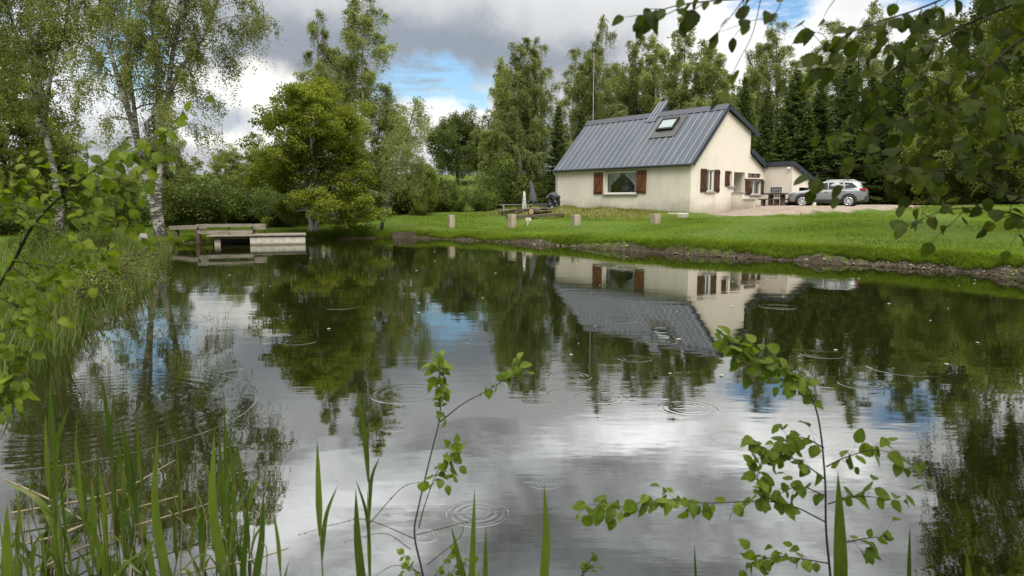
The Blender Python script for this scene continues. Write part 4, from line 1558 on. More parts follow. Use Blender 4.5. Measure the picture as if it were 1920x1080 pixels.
def build_grass():
    rng = np.random.default_rng(5)
    x, y = scatter(rng, 330000, -22, 26, 14, 52)
    s = shore_dist(x, y)
    hx, hy = house_xy(x, y)
    ok = (s > .22) & ~((hx > -.1) & (hx < 9.3) & (hy > -1.8) & (hy < 10.6)) & ~gravel_mask(x, y)
    x, y, s, hx, hy = x[ok], y[ok], s[ok], hx[ok], hy[ok]
    rough = ((hx > -4.2) & (hx < -1.2) & (hy > 0) & (hy < 13.5))
    h = rng.uniform(.03, .085, len(x)) * np.where(rough, 2.4, 1) * (1 + 1.6 * np.exp(-np.maximum(s - .3, 0) / .5))
    w = rng.uniform(.012, .026, len(x))
    rd = rough & (rng.random(len(x)) < .6)
    V, F = blades(rng, x[rd], y[rd], land(x[rd], y[rd]) - .01, h[rd], w[rd], .7)
    M['dry_blade'] = leaf_mat('dry_grass_blades', [(0.11, 0.115, 0.025), (0.17, 0.16, 0.05), (0.27, 0.235, 0.11)], 0.3)
    tag(link('rough_grass', np_mesh('rough_grass', V, F), M['dry_blade']), 'yellowing rough grass on the rise in front of the house', 'grass', kind='stuff')
    x, y, h, w = x[~rd], y[~rd], h[~rd], w[~rd]
    V, F = blades(rng, x, y, land(x, y) - .01, h, w, .5)
    tag(link('lawn_grass', np_mesh('lawn_grass', V, F), M['grass_blade']), 'short bright green grass covering the lawn round the pond', 'grass', kind='stuff')
    # longer grass hanging over the water's edge
    t = rng.random(90000)
    P = POND[(t * len(POND)).astype(int)]
    Q = np.roll(POND, -1, axis=0)[(t * len(POND)).astype(int)]
    p = P + (Q - P) * rng.random((len(P), 1))
    d = Q - P
    nrm = np.stack([d[:, 1], -d[:, 0]], 1) / (np.linalg.norm(d, axis=1)[:, None] + 1e-9)
    probe = shore_dist(p[:, 0] + nrm[:, 0] * .2, p[:, 1] + nrm[:, 1] * .2)
    nrm *= np.sign(probe)[:, None]
    off = np.abs(rng.normal(0, .30, len(p))) + np.where(p[:, 0] > 0, .22, .10)
    p = p + nrm * off[:, None]
    ok = p[:, 1] > 13
    p = p[ok]
    h = rng.uniform(.08, .26, len(p)) * np.where(p[:, 0] > 0, .75, 1)
    V, F = blades(rng, p[:, 0], p[:, 1], land(p[:, 0], p[:, 1]) - .02, h, rng.uniform(.012, .028, len(p)), .8)
    tag(link('bank_grass', np_mesh('bank_grass', V, F), M['grass_blade']), 'longer grass overhanging the muddy edge of the pond', 'grass', kind='stuff')
    # tall rough growth and reeds on the left bank
    x, y = scatter(rng, 60000, -20, -4.5, 5.5, 31)
    s = shore_dist(x, y)
    ok = (s > -.75) & (s < 7.0) & (rng.random(len(x)) < np.where(s < 1.2, .9, .30))
    x, y, s = x[ok], y[ok], s[ok]
    h = np.where(s < 1.2, rng.uniform(.4, 1.25, len(x)), rng.uniform(.25, .8, len(x))) * (.45 + .55 * np.sin(x * 1.9 + y * 1.1) ** 2)
    h = h * .8 * np.where(y > 22, .55, 1) * np.where(y > 26.5, .5, 1)
    V, F = blades(rng, x, y, np.maximum(land(x, y), -.1) - .02, h, rng.uniform(.010, .026, len(x)), .30)
    tag(link('reed_bed', np_mesh('reed_bed', V, F), M['reed_blade']), 'dense bed of green reeds and rough grass along the left bank', 'reeds', kind='stuff')
    # pebbles and clods on the bare strip of the right bank
    rngb = np.random.default_rng(6)
    t = rngb.random(16000)
    k = (t * len(POND)).astype(int)
    p = POND[k] + (np.roll(POND, -1, axis=0)[k] - POND[k]) * rngb.random((len(k), 1))
    ok = (p[:, 0] > -3) & (p[:, 1] > 12)
    p = p[ok] + rngb.normal(0, .16, (ok.sum(), 2))
    s = shore_dist(p[:, 0], p[:, 1])
    p = p[(s > -.05) & (s < .5)]
    z = land(p[:, 0], p[:, 1])
    r = rngb.uniform(.008, .03, len(p)) * np.where(rngb.random(len(p)) < .06, 2.4, 1)
    oct_ = np.array([[1, 0, 0], [0, 1, 0], [-1, 0, 0], [0, -1, 0], [0, 0, .7], [0, 0, -.7]], float)
    of = np.array([[0, 1, 4], [1, 2, 4], [2, 3, 4], [3, 0, 4], [1, 0, 5], [2, 1, 5], [3, 2, 5], [0, 3, 5]])
    jit = 1 + rngb.uniform(-.35, .35, (len(p), 6, 1))
    V = (np.stack([p[:, 0], p[:, 1], z], 1)[:, None, :] + oct_[None] * jit * r[:, None, None]).reshape(-1, 3)
    F = (np.arange(len(p))[:, None, None] * 6 + of[None]).reshape(-1, 3)
    tag(link('bank_pebbles', np_mesh('bank_pebbles', V, F), leaf_mat('bank_pebbles', [(0.035, 0.028, 0.02), (0.10, 0.085, 0.065), (0.24, 0.215, 0.175)], 0.0)), 'small stones and clods on the bare strip above the water', 'pebbles', kind='stuff')
    # flecks floating on the water
    n = 75
    V, F, o = [], [], 0
    for i in range(n):
        px, py = rngb.uniform(330, 1900), 470 + rngb.exponential(75)
        if py > 800:
            continue
        c = at_z(px, py)
        if shore_dist(np.array([c[0]]), np.array([c[1]]))[0] > -.3:
            continue
        rr = rngb.uniform(.006, .026)
        a = np.arange(7) * 2 * np.pi / 7
        V.append(np.stack([c[0] + rr * np.cos(a) * rngb.uniform(.6, 1.4), c[1] + rr * np.sin(a), np.full(7, .009)], 1))
        V.append(np.stack([c[0] + rr * np.cos(a) * .8, c[1] + rr * .8 * np.sin(a), np.full(7, .013)], 1))
        F += [[o + k, o + (k + 1) % 7, o + 7 + (k + 1) % 7, o + 7 + k] for k in range(7)]
        F += [[o + 7, o + 8, o + 9, o + 10], [o + 7, o + 10, o + 11, o + 13], [o + 11, o + 12, o + 13, o + 13]][:2]
        o += 14
    tag(link('floating_flecks', np_mesh('floating_flecks', np.concatenate(V), np.array(F)), plain('pale_fleck', (0.36, 0.36, 0.32), 0.6)), 'pale petals and flecks floating on the pond', 'debris', kind='stuff')


build_grass()

# ------------------------------------------------------------------ dock and its bench rail
M['grey_wood'] = wood('weathered_grey_wood', (0.30, 0.27, 0.215), (0.16, 0.14, 0.11), 'x', 0.85)
M['dark_wood'] = wood('old_brown_wood', (0.13, 0.10, 0.072), (0.06, 0.047, 0.035), 'x', 0.85)
M['pale_concrete'] = plain('pale_cast_concrete', (0.56, 0.52, 0.44), 0.9, 0, 0.25, 3.5, 0.2, 0.4)


def stained_concrete():
    m, N = new_mat('water_stained_concrete')
    oc = N.node('ShaderNodeTexCoord').outputs['Object']
    x, y, z = N.sep(oc)
    n = N.noise(oc, 4.0, 6, .65)
    st = N.noise(N.vmath('MULTIPLY', oc, (7, 7, .8)), 1.0, 5, .6)
    c = N.mix(N.rng(n, .35, .7), (0.60, 0.56, 0.48), (0.44, 0.41, 0.34))
    c = N.mix(N.rng(st, .5, .7, 0, .5), c, (0.25, 0.23, 0.18))
    low = N.rng(N.math('ADD', z, N.math('MULTIPLY', st, .10)), .07, .15, .8, 0)
    c = N.mix(low, c, (0.10, 0.10, 0.055))
    finish(N, bsdf(N, c, .9, 0, .2, bump(N, N.noise(oc, 25.0, 4), .4, .01)))
    return m


def build_dock():
    P = at_z(469, 459.5)
    Q = at_z(573, 457.8)
    rz = math.atan2(Q[1] - P[1], Q[0] - P[0])
    W = float(np.hypot(*(Q - P)[:2]))
    t = thing('dock', 'low grey wooden dock on a pale concrete block at the far left shore', 'dock', (P[0], P[1], 0), rz)
    b = MB()
    b.box(0, W, 0, .95, -.8, .30)
    b.build('concrete_block', stained_concrete(), t, bevel=.015)
    d = MB()
    n = 11
    for i in range(n):
        y0 = -.06 + i * .165
        d.box(-1.55 + .10 * math.sin(i * 2.1) * .3, W + .03, y0, y0 + .155, .345, .385)
    d.build('deck', M['grey_wood'], t)
    j = MB()
    j.box(-1.50, W + .0, -.02, .04, .304, .342)
    j.box(-1.50, W + .0, 1.55, 1.62, .20, .342)
    j.build('beam', M['dark_wood'], t)
    for xx, yy in ((-1.30, .10), (-1.40, 1.55)):
        p = MB()
        p.box(xx, xx + .22, yy, yy + .22, -.7, .30)
        p.build('post', M['concrete'], t)
    bk = MB()
    bk.box(-1.5, -.02, 1.50, 1.54, -.5, .19)
    bk.build('deck_shade_sheet', M['black'], t)  # black sheet stands in for the shade in the void under the deck
    r = thing('dock_bench', 'weathered grey plank bench rail along the left end of the dock', 'bench', (P[0], P[1], 0.385), rz)
    for (x0, x1, y, z0, z1) in ((-2.0, .05, .72, .30, .42), (-1.95, .05, .735, .04, .17)):
        p = MB()
        p.box(x0, x1, y, y + .05, z0, z1)
        p.build('plank', M['grey_wood'], r)
    for (x0, x1, z0, z1) in ((.06, .55, .17, .40),):
        p = MB()
        p.box(x0, x1, 1.15, 1.20, z0, z1)
        p.build('plank', M['grey_wood'], r)
    s = MB()
    s.box(-1.95, .1, .78, 1.05, .33, .37)
    s.build('seat', M['grey_wood'], r)
    for xx, yy in ((-1.98, .78), (-.85, .785), (.02, .785), (.50, 1.205), (.06, 1.205)):
        p = MB()
        p.box(xx, xx + .08, yy, yy + .07, .003, .325)
        p.build('post', M['dark_wood'], r)
    g = thing('gangway_beam', 'thick pale plank beam laid from the left bank to the dock', 'beam', (0, 0, 0))
    A, B = at_y(321, 427.5, 29.6), at_y(384, 425.5, 29.0)
    m = MB()
    m.bar(A, B, .26, .17)
    m.build('beam', M['grey_wood'], g, bevel=.01)
    for f in (.15, .8):
        q = A + (B - A) * f
        m = MB()
        m.box(q[0] - .08, q[0] + .08, q[1] - .1, q[1] + .1, -.3, q[2] - .09)
        m.build('post', M['dark_wood'], g)


build_dock()

# ------------------------------------------------------------------ posts, stakes, box, stump
def posts():
    specs = [((846, 427.5), 13, 24, .0, 'pale squared post standing alone on the lawn right of the stakes'),
             ((960, 426), 14, 24, .2, 'pale squared post before the log pile left of the house'),
             ((1080, 424), 15.5, 21, -.1, 'pale squared post in front of the left end of the house'),
             ((1228.5, 419), 17, 18, .1, 'pale squared post on the lawn below the house corner')]
    for (px, py), w, h, rz, lab in specs:
        g = on_ground(px, py)
        W, Hh = w / FPX * g[1] * .82, h / FPX * g[1]
        t = thing('lawn_post', lab, 'post', (g[0], g[1], g[2]), rz + .5, 'squared posts on the lawn')
        m = MB()
        m.box(-W / 2, W / 2, -W / 2, W / 2, -.25, Hh)
        m.build('post', wood('split_pale_wood', (0.42, 0.36, 0.27), (0.26, 0.22, 0.16), 'z', .9, .6), t, bevel=.015)
    g = on_ground(990, 422)
    t = thing('low_post', 'small white notched post under the log pile', 'post', tuple(g), .3)
    m = MB()
    m.box(-.05, .0, -.05, .05, -.2, .33)
    m.box(-.12, .14, -.05, .05, .20, .36)
    m.build('post', M['pale_concrete'], t)
    # log stakes at the shore
    a, b = at_z(738, 447.6), at_z(776, 447.2)
    t = thing('stake_edging', 'short row of dark log stakes holding the far bank', 'edging', (a[0], a[1], 0))
    rg = random.Random(4)
    n = 12
    for i in range(n):
        q = (b - a) * i / (n - 1)
        m = MB()
        m.tube([(q[0], q[1], -.5), (q[0] + rg.uniform(-.01, .01), q[1], rg.uniform(.24, .36))], .05, 8)
        m.build('stake', M['dark_wood'], t)
    # grey box on a post
    g = at_y(694, 403, 36.5)
    zg = gz(g[0], g[1])
    t = thing('post_box', 'small grey box on a short post beyond the far lawn', 'box', (g[0], g[1], zg), .2)
    m = MB()
    z0 = at_y(694, 397, 36.5)[2] - zg
    z1 = at_y(694, 384, 36.5)[2] - zg
    m.box(-.05, .05, -.05, .05, -.2, z0)
    m.build('post', M['grey_wood'], t)
    m = MB()
    m.box(-.165, .165, -.15, .15, z0 + .003, z1 - .05)
    m.build('box', M['zinc'], t, bevel=.01)
    m = MB()
    m.prism([(-.23, z1 - .05), (.23, z1 - .05), (.21, z1), (-.21, z1 + .02)], 'y', -.19, .19)
    m.build('lid', M['grey_wood'], t)
    # stump by the reeds
    g = spot(263, 25.5)
    t = thing('tree_stump', 'pale broken tree stump among the reeds left of the big birch', 'stump', g, .4)
    m = MB()
    m.lathe([(.26, -.2), (.20, .1), (.17, .38), (.13, .50), (.03, .46)], 11)
    m.build('stump', plain('weathered_stump', (0.30, 0.28, 0.24), .9, 0, .3, 6.0), t)
    # tall thin mast behind the house
    g = spot(1110, 50)
    t = thing('mast', 'thin pale metal mast standing behind the left roof end', 'mast', g)
    m = MB()
    ztop = at_y(1110, 98, 50)[2] - g[2]
    m.tube([(0, 0, -.2), (0, 0, ztop)], .024, 8)
    m.build('pole', M['zinc'], t)
    m = MB()
    for k in range(4):
        m.bar((-.25 + .03 * k, 0, ztop - .1 - .12 * k), (.25 - .03 * k, 0, ztop - .1 - .12 * k), .012, .012)
    m.build('aerial', M['zinc'], t)


posts()

# ------------------------------------------------------------------ the terrace things left of the house
M['grey_cloth'] = plain('grey_parasol_cloth', (0.085, 0.09, 0.095), 0.85, 0, 0.2, 8.0)


def picnic(name, label, loc, rz, L, mt, top_h=.74, legs='A'):
    t = thing(name, label, 'table', loc, rz)
    m = MB()
    for i in range(5):
        m.box(-L / 2, L / 2, -.36 + i * .145, -.36 + i * .145 + .135, top_h - .045, top_h)
    m.build('tabletop', mt, t)
    for sg in (-1, 1):
        m = MB()
        m.box(-L / 2, L / 2, sg * .72 - .13, sg * .72 + .13, .40, .45)
        m.build('bench_seat', mt, t)
        m = MB()
        x = sg * (L / 2 - .22)
        m.bar((x, -.30, top_h - .05), (x, -.58, -.03), .07, .10)
        m.bar((x, .30, top_h - .05), (x, .58, -.03), .07, .10)
        m.bar((x + .04, -.82, .36), (x + .04, .82, .36), .05, .07)
        m.build('leg_frame', mt, t)
    return t


def terrace():
    Y = 43.0
    g = spot(966, Y)
    z = at_y(975, 383, Y)[2]
    picnic('picnic_table', 'weathered picnic table with fixed benches left of the house', (g[0], g[1], z - .74), .12, 1.9, M['grey_wood'])
    # log bench and cut logs on the edge of the rise
    Y = 39.5
    a, b = at_y(955, 394, Y), at_y(1000, 392, Y)
    t = thing('log_bench', 'split log bench at the edge of the rise left of the house', 'bench', (0, 0, 0))
    m = MB()
    m.bar(a, b, .34, .10)
    m.build('seat', M['dark_wood'], t, bevel=.02)
    for f in (.12, .88):
        q = a + (b - a) * f
        m = MB()
        m.tube([(q[0], q[1], gz(q[0], q[1]) - .15), (q[0], q[1], q[2] - .055)], .12, 10)
        m.build('leg', M['dark_wood'], t, True)
    t = thing('cut_log', 'short thick log with its pale sawn end showing beside the pallets', 'log', tuple(at_y(996, 400, 38.8)))
    m = MB()
    m.tube([(0, 0, .1), (.35, .5, .1)], .17, 12, False)
    m.build('bark', M['bark'], t, True)
    m = MB()
    m.tube([(0, 0, .1), (.345, .495, .1)], .155, 12)
    m.build('sawn_wood', plain('sawn_log_end', (0.44, 0.31, 0.17), .8, 0, .2), t)
    # stone edge under the rise
    t = thing('timber_edging', 'dark rotten timber edging holding the rise below the terrace', 'edging', (0, 0, 0))
    m = MB()
    m.bar(at_y(948, 407, 38.6), at_y(1058, 402, 38.9), .25, .14)
    m.build('timber', M['dark_wood'], t, bevel=.02)
    # pallets
    for i, (pa, pb, Y, dz, lab) in enumerate(((( 1003, 399), (1068, 394.5), 40.0, 0, 'lower grey pallet lying by the house corner'), ((1004, 395), (1052, 393), 40.6, .02, 'grey pallet stacked behind on the terrace'))):
        a, b = at_y(*pa, Y), at_y(*pb, Y + .7)
        L = float(np.linalg.norm(b - a))
        t = thing('pallet', lab, 'pallet', (a[0], a[1], a[2] + dz), math.atan2(b[1] - a[1], b[0] - a[0]), 'pallets on the terrace')
        m = MB()
        for k in range(6):
            m.box(0, L, k * .16, k * .16 + .11, .10, .122)
        m.build('deck_boards', M['grey_wood'], t)
        m = MB()
        for xx in (.02, L / 2 - .05, L - .12):
            m.box(xx, xx + .10, 0, .92, 0, .098)
        m.build('blocks', M['dark_wood'], t)
    # low slatted wall behind
    a, b = at_y(1001, 391, 44.0), at_y(1036, 390, 44.6)
    t = thing('raised_bed', 'low dark slatted planter behind the pallets', 'planter', (a[0], a[1], a[2]), math.atan2(b[1] - a[1], b[0] - a[0]))
    L = float(np.linalg.norm(b - a))
    for k in range(4):
        m = MB()
        m.box(0, L, 0, .04, -.12 + .115 * k, -.12 + .115 * k + .10)
        m.build('board', plain('dark_grey_board', (0.06, 0.062, 0.065), .8), t)
    m = MB()
    for xx in (.0, L - .06):
        m.box(xx, xx + .06, .043, .10, -.3, .36)
    m.build('stakes', M['dark_wood'], t)
    # folded parasol
    Y = 43.6
    g = spot(999, Y)
    z0, z1 = at_y(999, 378, Y)[2] - g[2], at_y(994, 339.5, Y)[2] - g[2]
    t = thing('parasol', 'folded dark grey parasol standing beside the picnic table', 'parasol', g)
    m = MB()
    m.tube([(0, 0, -.1), (0, 0, z0 + .2)], .025, 8)
    m.build('pole', M['zinc'], t)
    m = MB()
    n, vs, fs = 24, [], []
    prof = [(.17, z0), (.19, z0 + .12), (.17, z0 + .35), (.125, z0 + .62), (.10, z0 + .85), (.085, z1 - .18), (.07, z1 - .06), (.01, z1)]
    for j, (r, zz) in enumerate(prof):
        lx = -.13 * ((zz - z0) / (z1 - z0)) ** 2
        for i in range(n):
            a = 2 * math.pi * i / n
            rr = r * (1 + .28 * math.cos(a * 6 + j * .25))
            vs.append((lx + rr * math.cos(a), rr * math.sin(a), zz + (.05 * math.cos(a * 3) if j == 0 else 0)))
    for j in range(len(prof) - 1):
        for i in range(n):
            fs.append((j * n + i, j * n + (i + 1) % n, (j + 1) * n + (i + 1) % n, (j + 1) * n + i))
    m.add(vs, fs)
    m.build('canopy', M['grey_cloth'], t, True)
    # white folding stand
    Y = 42.4
    g = spot(983, Y)
    zt = at_y(983, 359, Y)[2] - g[2]
    t = thing('stepladder', 'narrow white stepladder standing behind the picnic table', 'ladder', g, .25)
    for y in (-.14, .14):
        for sg in (-1, 1):
            m = MB()
            m.bar((sg * .10, y, 0), (sg * .012, y * .6, zt), .035, .03)
            m.build('rail', M['white_frame'], t)
    m = MB()
    for k in range(4):
        zz = zt * (.2 + .2 * k)
        m.bar((-.10 + .088 * zz / zt, -.13, zz), (-.10 + .088 * zz / zt, .13, zz), .05, .02)
    m.build('treads', M['white_frame'], t)
    # covered barbecue against the corner
    Y = 43.6
    g = at_y(1038, 392, Y)
    t = thing('covered_barbecue', 'barbecue under a crumpled black cover against the left house corner', 'barbecue', (g[0], g[1], g[2] - .1), .2)
    rg = np.random.default_rng(9)
    n, k = 22, 9
    vs, fs = [], []
    for j in range(k):
        u = j / (k - 1)
        r = .36 * (1 - .15 * u) if u < .55 else .40 * math.sqrt(max(0.02, 1 - ((u - .55) / .47) ** 2)) 
        for i in range(n):
            a = 2 * math.pi * i / n
            q = r * (1 + .16 * math.sin(a * 5 + j) + .06 * rg.normal())
            vs.append((q * math.cos(a), q * .8 * math.sin(a), .18 + .92 * u + .03 * rg.normal()))
    for j in range(k - 1):
        for i in range(n):
            fs.append((j * n + i, j * n + (i + 1) % n, (j + 1) * n + (i + 1) % n, (j + 1) * n + i))
    fs.append(tuple((k - 1) * n + i for i in range(n)))
    m = MB()
    m.add(vs, fs)
    m.build('cover', plain('black_plastic_cover', (0.018, 0.019, 0.022), .32), t, False)
    for sx in (-.22, .22):
        m = MB()
        m.tube([(sx, 0, -.1), (sx, 0, .25)], .03, 6)
        m.build('leg', M['iron'], t)
    # stones by the near corner
    for (px, py, w, lab) in ((1272, 403, .95, 'flat stone slab at the foot of the near house corner'), (1281, 408, .42, 'pale squared stone below the near house corner')):
        g = on_ground(px, py)
        t = thing('stone_slab', lab, 'stone', (g[0], g[1], g[2]), -.5)
        m = MB()
        m.box(-w / 2, w / 2, -.22, .22, -.12, .10 if w > .6 else .2)
        m.build('slab', M['concrete'], t, bevel=.03)
    # table on the gravel by the steps
    def hw(x, y):
        return (HC[0] + HE2[0] * x + HE1[0] * y, HC[1] + HE2[1] * x + HE1[1] * y)
    p = hw(5.2, -1.65)
    zz = at_y(1438, 362, p[1])[2]
    t = thing('terrace_table', 'brown picnic table with stout legs in the corner by the steps', 'table', (p[0], p[1], zz - .74), HANG + 1.57)
    m = MB()
    m.box(-.62, .62, -.30, .30, .66, .74)
    m.build('tabletop', M['dark_wood'], t, bevel=.01)
    for x in (-.36, .36):
        m = MB()
        m.prism([(-.13, 0), (.13, 0), (.10, .655), (-.10, .655)], 'x', x - .08, x + .08)
        m.build('leg', M['dark_wood'], t)
    for sg in (-1, 1):
        m = MB()
        m.box(-.60, .60, sg * .66 - .16, sg * .66 + .16, .38, .44)
        m.build('bench_seat', M['dark_wood'], t)
        for x in (-.38, .38):
            m = MB()
            m.box(x - .07, x + .07, sg * .66 - .11, sg * .66 + .11, -.05, .377)
            m.build('bench_leg', M['dark_wood'], t)
    p = hw(4.75, -2.3)
    t = thing('terrace_edging', 'low timber edging of the terrace beside the steps', 'edging', (p[0], p[1], gz(*p)), HANG)
    m = MB()
    m.box(-.1, 1.9, -.10, .10, -.3, .22)
    m.build('timber', M['dark_wood'], t, bevel=.015)


terrace()

# ------------------------------------------------------------------ the car
def build_car():
    h = unit(np.array([-.85, .52]))
    nose = np.array([14.75, 38.4])
    k = .80
    c = nose - h * 2.31 * k
    t = thing('parked_car', 'silver compact SUV with roof rails parked beside the garage wing', 'car', (c[0], c[1], gz(c[0], c[1]) - .01), math.atan2(h[1], h[0]))
    t.scale = (k, k, k)
    paint = plain('silver_paint', (0.33, 0.34, 0.35), 0.28, 0.55, 0.03)
    clad = plain('black_cladding', (0.022, 0.022, 0.024), 0.55)
    dark = plain('tinted_glass', (0.014, 0.016, 0.018), 0.06)
    # lower body: stations along x with (z low, z top, half width)
    st = [(2.30, .42, .72, .58), (2.24, .36, .84, .76), (2.05, .32, .92, .87), (1.70, .30, .985, .915), (1.30, .30, 1.03, .925), (.95, .30, 1.06, .93), (.3, .29, 1.075, .93), (-.5, .29, 1.09, .93),
          (-1.2, .30, 1.11, .93), (-1.75, .33, 1.13, .915), (-2.05, .38, 1.14, .89), (-2.22, .42, 1.10, .84), (-2.30, .46, .98, .74)]
    prof = [(.90, 0.0), (.97, .10), (1.0, .30), (.995, .60), (.985, .78), (.955, .93), (.88, 1.0)]
    V, F = [], []
    for x, zl, zt, hw in st:
        row = [(x, hw * k, zl + (zt - zl) * u) for k, u in prof]
        row += [(x, hw * .45, zt + .018), (x, 0, zt + .025)]
        V += row + [(p[0], -p[1], p[2]) for p in row[-2::-1]]
    k = 2 * len(row) - 1
    for i in range(len(st) - 1):
        for j in range(k - 1):
            F.append((i * k + j, (i + 1) * k + j, (i + 1) * k + j + 1, i * k + j + 1))
        F.append((i * k + k - 1, (i + 1) * k + k - 1, (i + 1) * k, i * k))
    F += [tuple(range(k)), tuple((len(st) - 1) * k + j for j in range(k))[::-1]]
    m = MB()
    m.add(V, F)
    m.build('body', paint, t, True)
    # cabin: x bottom/top outline
    def cabin(inset, name, mat):
        lo = [(1.15, 1.03, .84), (.55, 1.05, .865), (-.6, 1.08, .87), (-1.6, 1.12, .86), (-2.12, 1.12, .80)]
        hi = [(.28, 1.57, .64), (.0, 1.615, .665), (-.6, 1.635, .675), (-1.45, 1.615, .665), (-1.93, 1.55, .61)]
        V, F = [], []
        for (xa, za, wa), (xb, zb, wb) in zip(lo, hi):
            row = []
            for u in (0, .5, .92):
                row.append((xa + (xb - xa) * u, wa + (wb - wa) * u ** 1.3, za + (zb - za) * u))
            row += [(xb, wb * .86, zb + .012), (xb, 0, zb + .03)]
            V += row + [(p[0], -p[1], p[2]) for p in row[-2::-1]]
        k = 9
        for i in range(4):
            for j in range(k - 1):
                F.append((i * k + j, (i + 1) * k + j, (i + 1) * k + j + 1, i * k + j + 1))
        F += [tuple(range(k)), tuple(4 * k + j for j in range(k))[::-1]]
        m = MB()
        m.add(V, F)
        return m.build(name, mat, t, True)
    cabin(0, 'cabin', paint)
    for sg in (-1, 1):
        # side glass, proud of the cabin side
        for name, pts in (('window', [(.98, 1.10), (.30, 1.47), (.02, 1.525), (-.08, 1.53), (-.10, 1.12)]), ('window', [(-.16, 1.12), (-.14, 1.535), (-.95, 1.535), (-1.05, 1.15)]), ('window', [(-1.12, 1.155), (-1.03, 1.53), (-1.50, 1.50), (-1.86, 1.22)])):
            V = []
            for off in (.0, .03):
                for x, z in pts:
                    u = (z - 1.06) / .56
                    V.append((x, sg * (.872 - .205 * max(0, u) ** 1.25 + .012 - off), z))
            n = len(pts)
            m = MB()
            m.add(V, [tuple(range(n)), tuple(range(n, 2 * n))[::-1]] + [(i, (i + 1) % n, n + (i + 1) % n, n + i) for i in range(n)])
            m.build(name, dark, t)
        m = MB()
        m.box(-1.05, 1.0, sg * .935 - .02, sg * .935 + .02, .28, .47)
        m.build('sill_cladding', clad, t, bevel=.01)
        m = MB()
        m.tube(spline([(.05, sg * .61, 1.62), (-.1, sg * .62, 1.68), (-1.4, sg * .62, 1.685), (-1.62, sg * .60, 1.62)], 10), .022, 6)
        m.build('roof_rail', plain('polished_rail', (.6, .6, .6), .25, .8), t, True)
        m = MB()
        m.box(.72, .90, sg * 1.0 - .09, sg * 1.0 + .09, 1.06, 1.20)
        m.build('mirror', paint, t, bevel=.03)
        m = MB()
        m.prism([(2.16, .80), (2.27, .74), (2.20, .86), (1.92, .925), (1.95, .89)], 'y', min(sg * .60, sg * .90), max(sg * .60, sg * .90))
        m.build('headlight', plain('lamp_glass', (.5, .52, .54), .1), t)
        m = MB()
        m.prism([(-2.27, .98), (-2.29, 1.06), (-2.20, 1.16), (-1.92, 1.15), (-1.98, 1.06)], 'y', min(sg * .62, sg * .905), max(sg * .62, sg * .905))
        m.build('taillight', plain('red_lamp', (.38, .015, .015), .15), t)
        m = MB()
        for z in (.78,):
            m.box(-.12, .08, sg * .935 - .012, sg * .935 + .012, .93, .96)
            m.box(-1.15, -.95, sg * .932 - .012, sg * .932 + .012, .96, .99)
        m.build('door_handles', paint, t)
        for x in (1.36, -1.36):
            # arch cladding ring
            m = MB()
            V, F = [], []
            n = 20
            for i in range(n + 1):
                a = math.radians(-12 + 204 * i / n)
                for r in (.375, .475):
                    for y in (.84, .955):
                        V.append((x + r * math.cos(a), sg * y, .37 + r * math.sin(a)))
            for i in range(n):
                o = i * 4
                F += [(o, o + 4, o + 6, o + 2), (o + 1, o + 3, o + 7, o + 5), (o, o + 1, o + 5, o + 4), (o + 2, o + 6, o + 7, o + 3)]
            m.add(V, F)
            m.build('wheel_arch', clad, t)
            m = MB()
            m.lathe([(.40, -.02), (.40, .10)], 20, (x, sg * .84 - .04, .40), 'y')
            m.build('wheel_well', M['black'], t)
            w = MB()
            y0 = .73
            w.lathe([(.24, y0), (.33, y0), (.36, y0 + .03), (.36, y0 + .20), (.335, y0 + .235), (.245, y0 + .235)], 28, (0, 0, 0), 'y')
            w.v = [(vx + x, vy * sg, vz + .36) for vx, vy, vz in w.v]
            wo = w.build('wheel', plain('tyre_rubber', (.018, .018, .018), .8), t, False)
            r = MB()
            for i in range(10):
                a = 2 * math.pi * i / 10
                r.bar((x + .05 * math.cos(a), sg * (y0 + .235), .36 + .05 * math.sin(a)), (x + .225 * math.cos(a), sg * (y0 + .242), .36 + .225 * math.sin(a)), .03, .045, up=(math.cos(a + 1.57), 0, math.sin(a + 1.57)))
            ring = []
            r.tube([(x + .232 * math.cos(a), sg * (y0 + .238), .36 + .232 * math.sin(a)) for a in np.linspace(0, 2 * math.pi, 25)], .018, 6)
            r.lathe([(.055, -.01), (.055, .012), (.02, .02)], 12, (x, sg * (y0 + .24), .36), 'y')
            r.build('rim', plain('alloy_rim', (.72, .72, .72), .3, .5), wo)
    # bumpers, windscreen, rear glass, number plate
    m = MB()
    m.prism([(2.05, .26), (2.30, .30), (2.335, .46), (2.30, .60), (2.0, .50)], 'y', -.74, .74)
    m.build('front_bumper', clad, t, bevel=.02)
    m = MB()
    m.prism([(-2.05, .30), (-2.30, .34), (-2.36, .50), (-2.33, .66), (-2.0, .60)], 'y', -.80, .80)
    m.build('rear_bumper', clad, t, bevel=.02)
    m = MB()
    m.add([(1.10, -.70, 1.085), (1.10, .70, 1.085), (.335, .56, 1.57), (.335, -.56, 1.57), (1.06, -.70, 1.065), (1.06, .70, 1.065), (.30, .56, 1.545), (.30, -.56, 1.545)], [(0, 1, 2, 3), (7, 6, 5, 4), (0, 4, 5, 1), (1, 5, 6, 2), (2, 6, 7, 3), (3, 7, 4, 0)])
    m.build('windscreen', dark, t)
    m = MB()
    m.add([(-2.14, -.68, 1.17), (-2.14, .68, 1.17), (-1.985, .55, 1.50), (-1.985, -.55, 1.50), (-2.10, -.68, 1.17), (-2.10, .68, 1.17), (-1.945, .55, 1.50), (-1.945, -.55, 1.50)], [(0, 1, 2, 3), (7, 6, 5, 4), (0, 4, 5, 1), (1, 5, 6, 2), (2, 6, 7, 3), (3, 7, 4, 0)])
    m.build('rear_window', dark, t)
    m = MB()
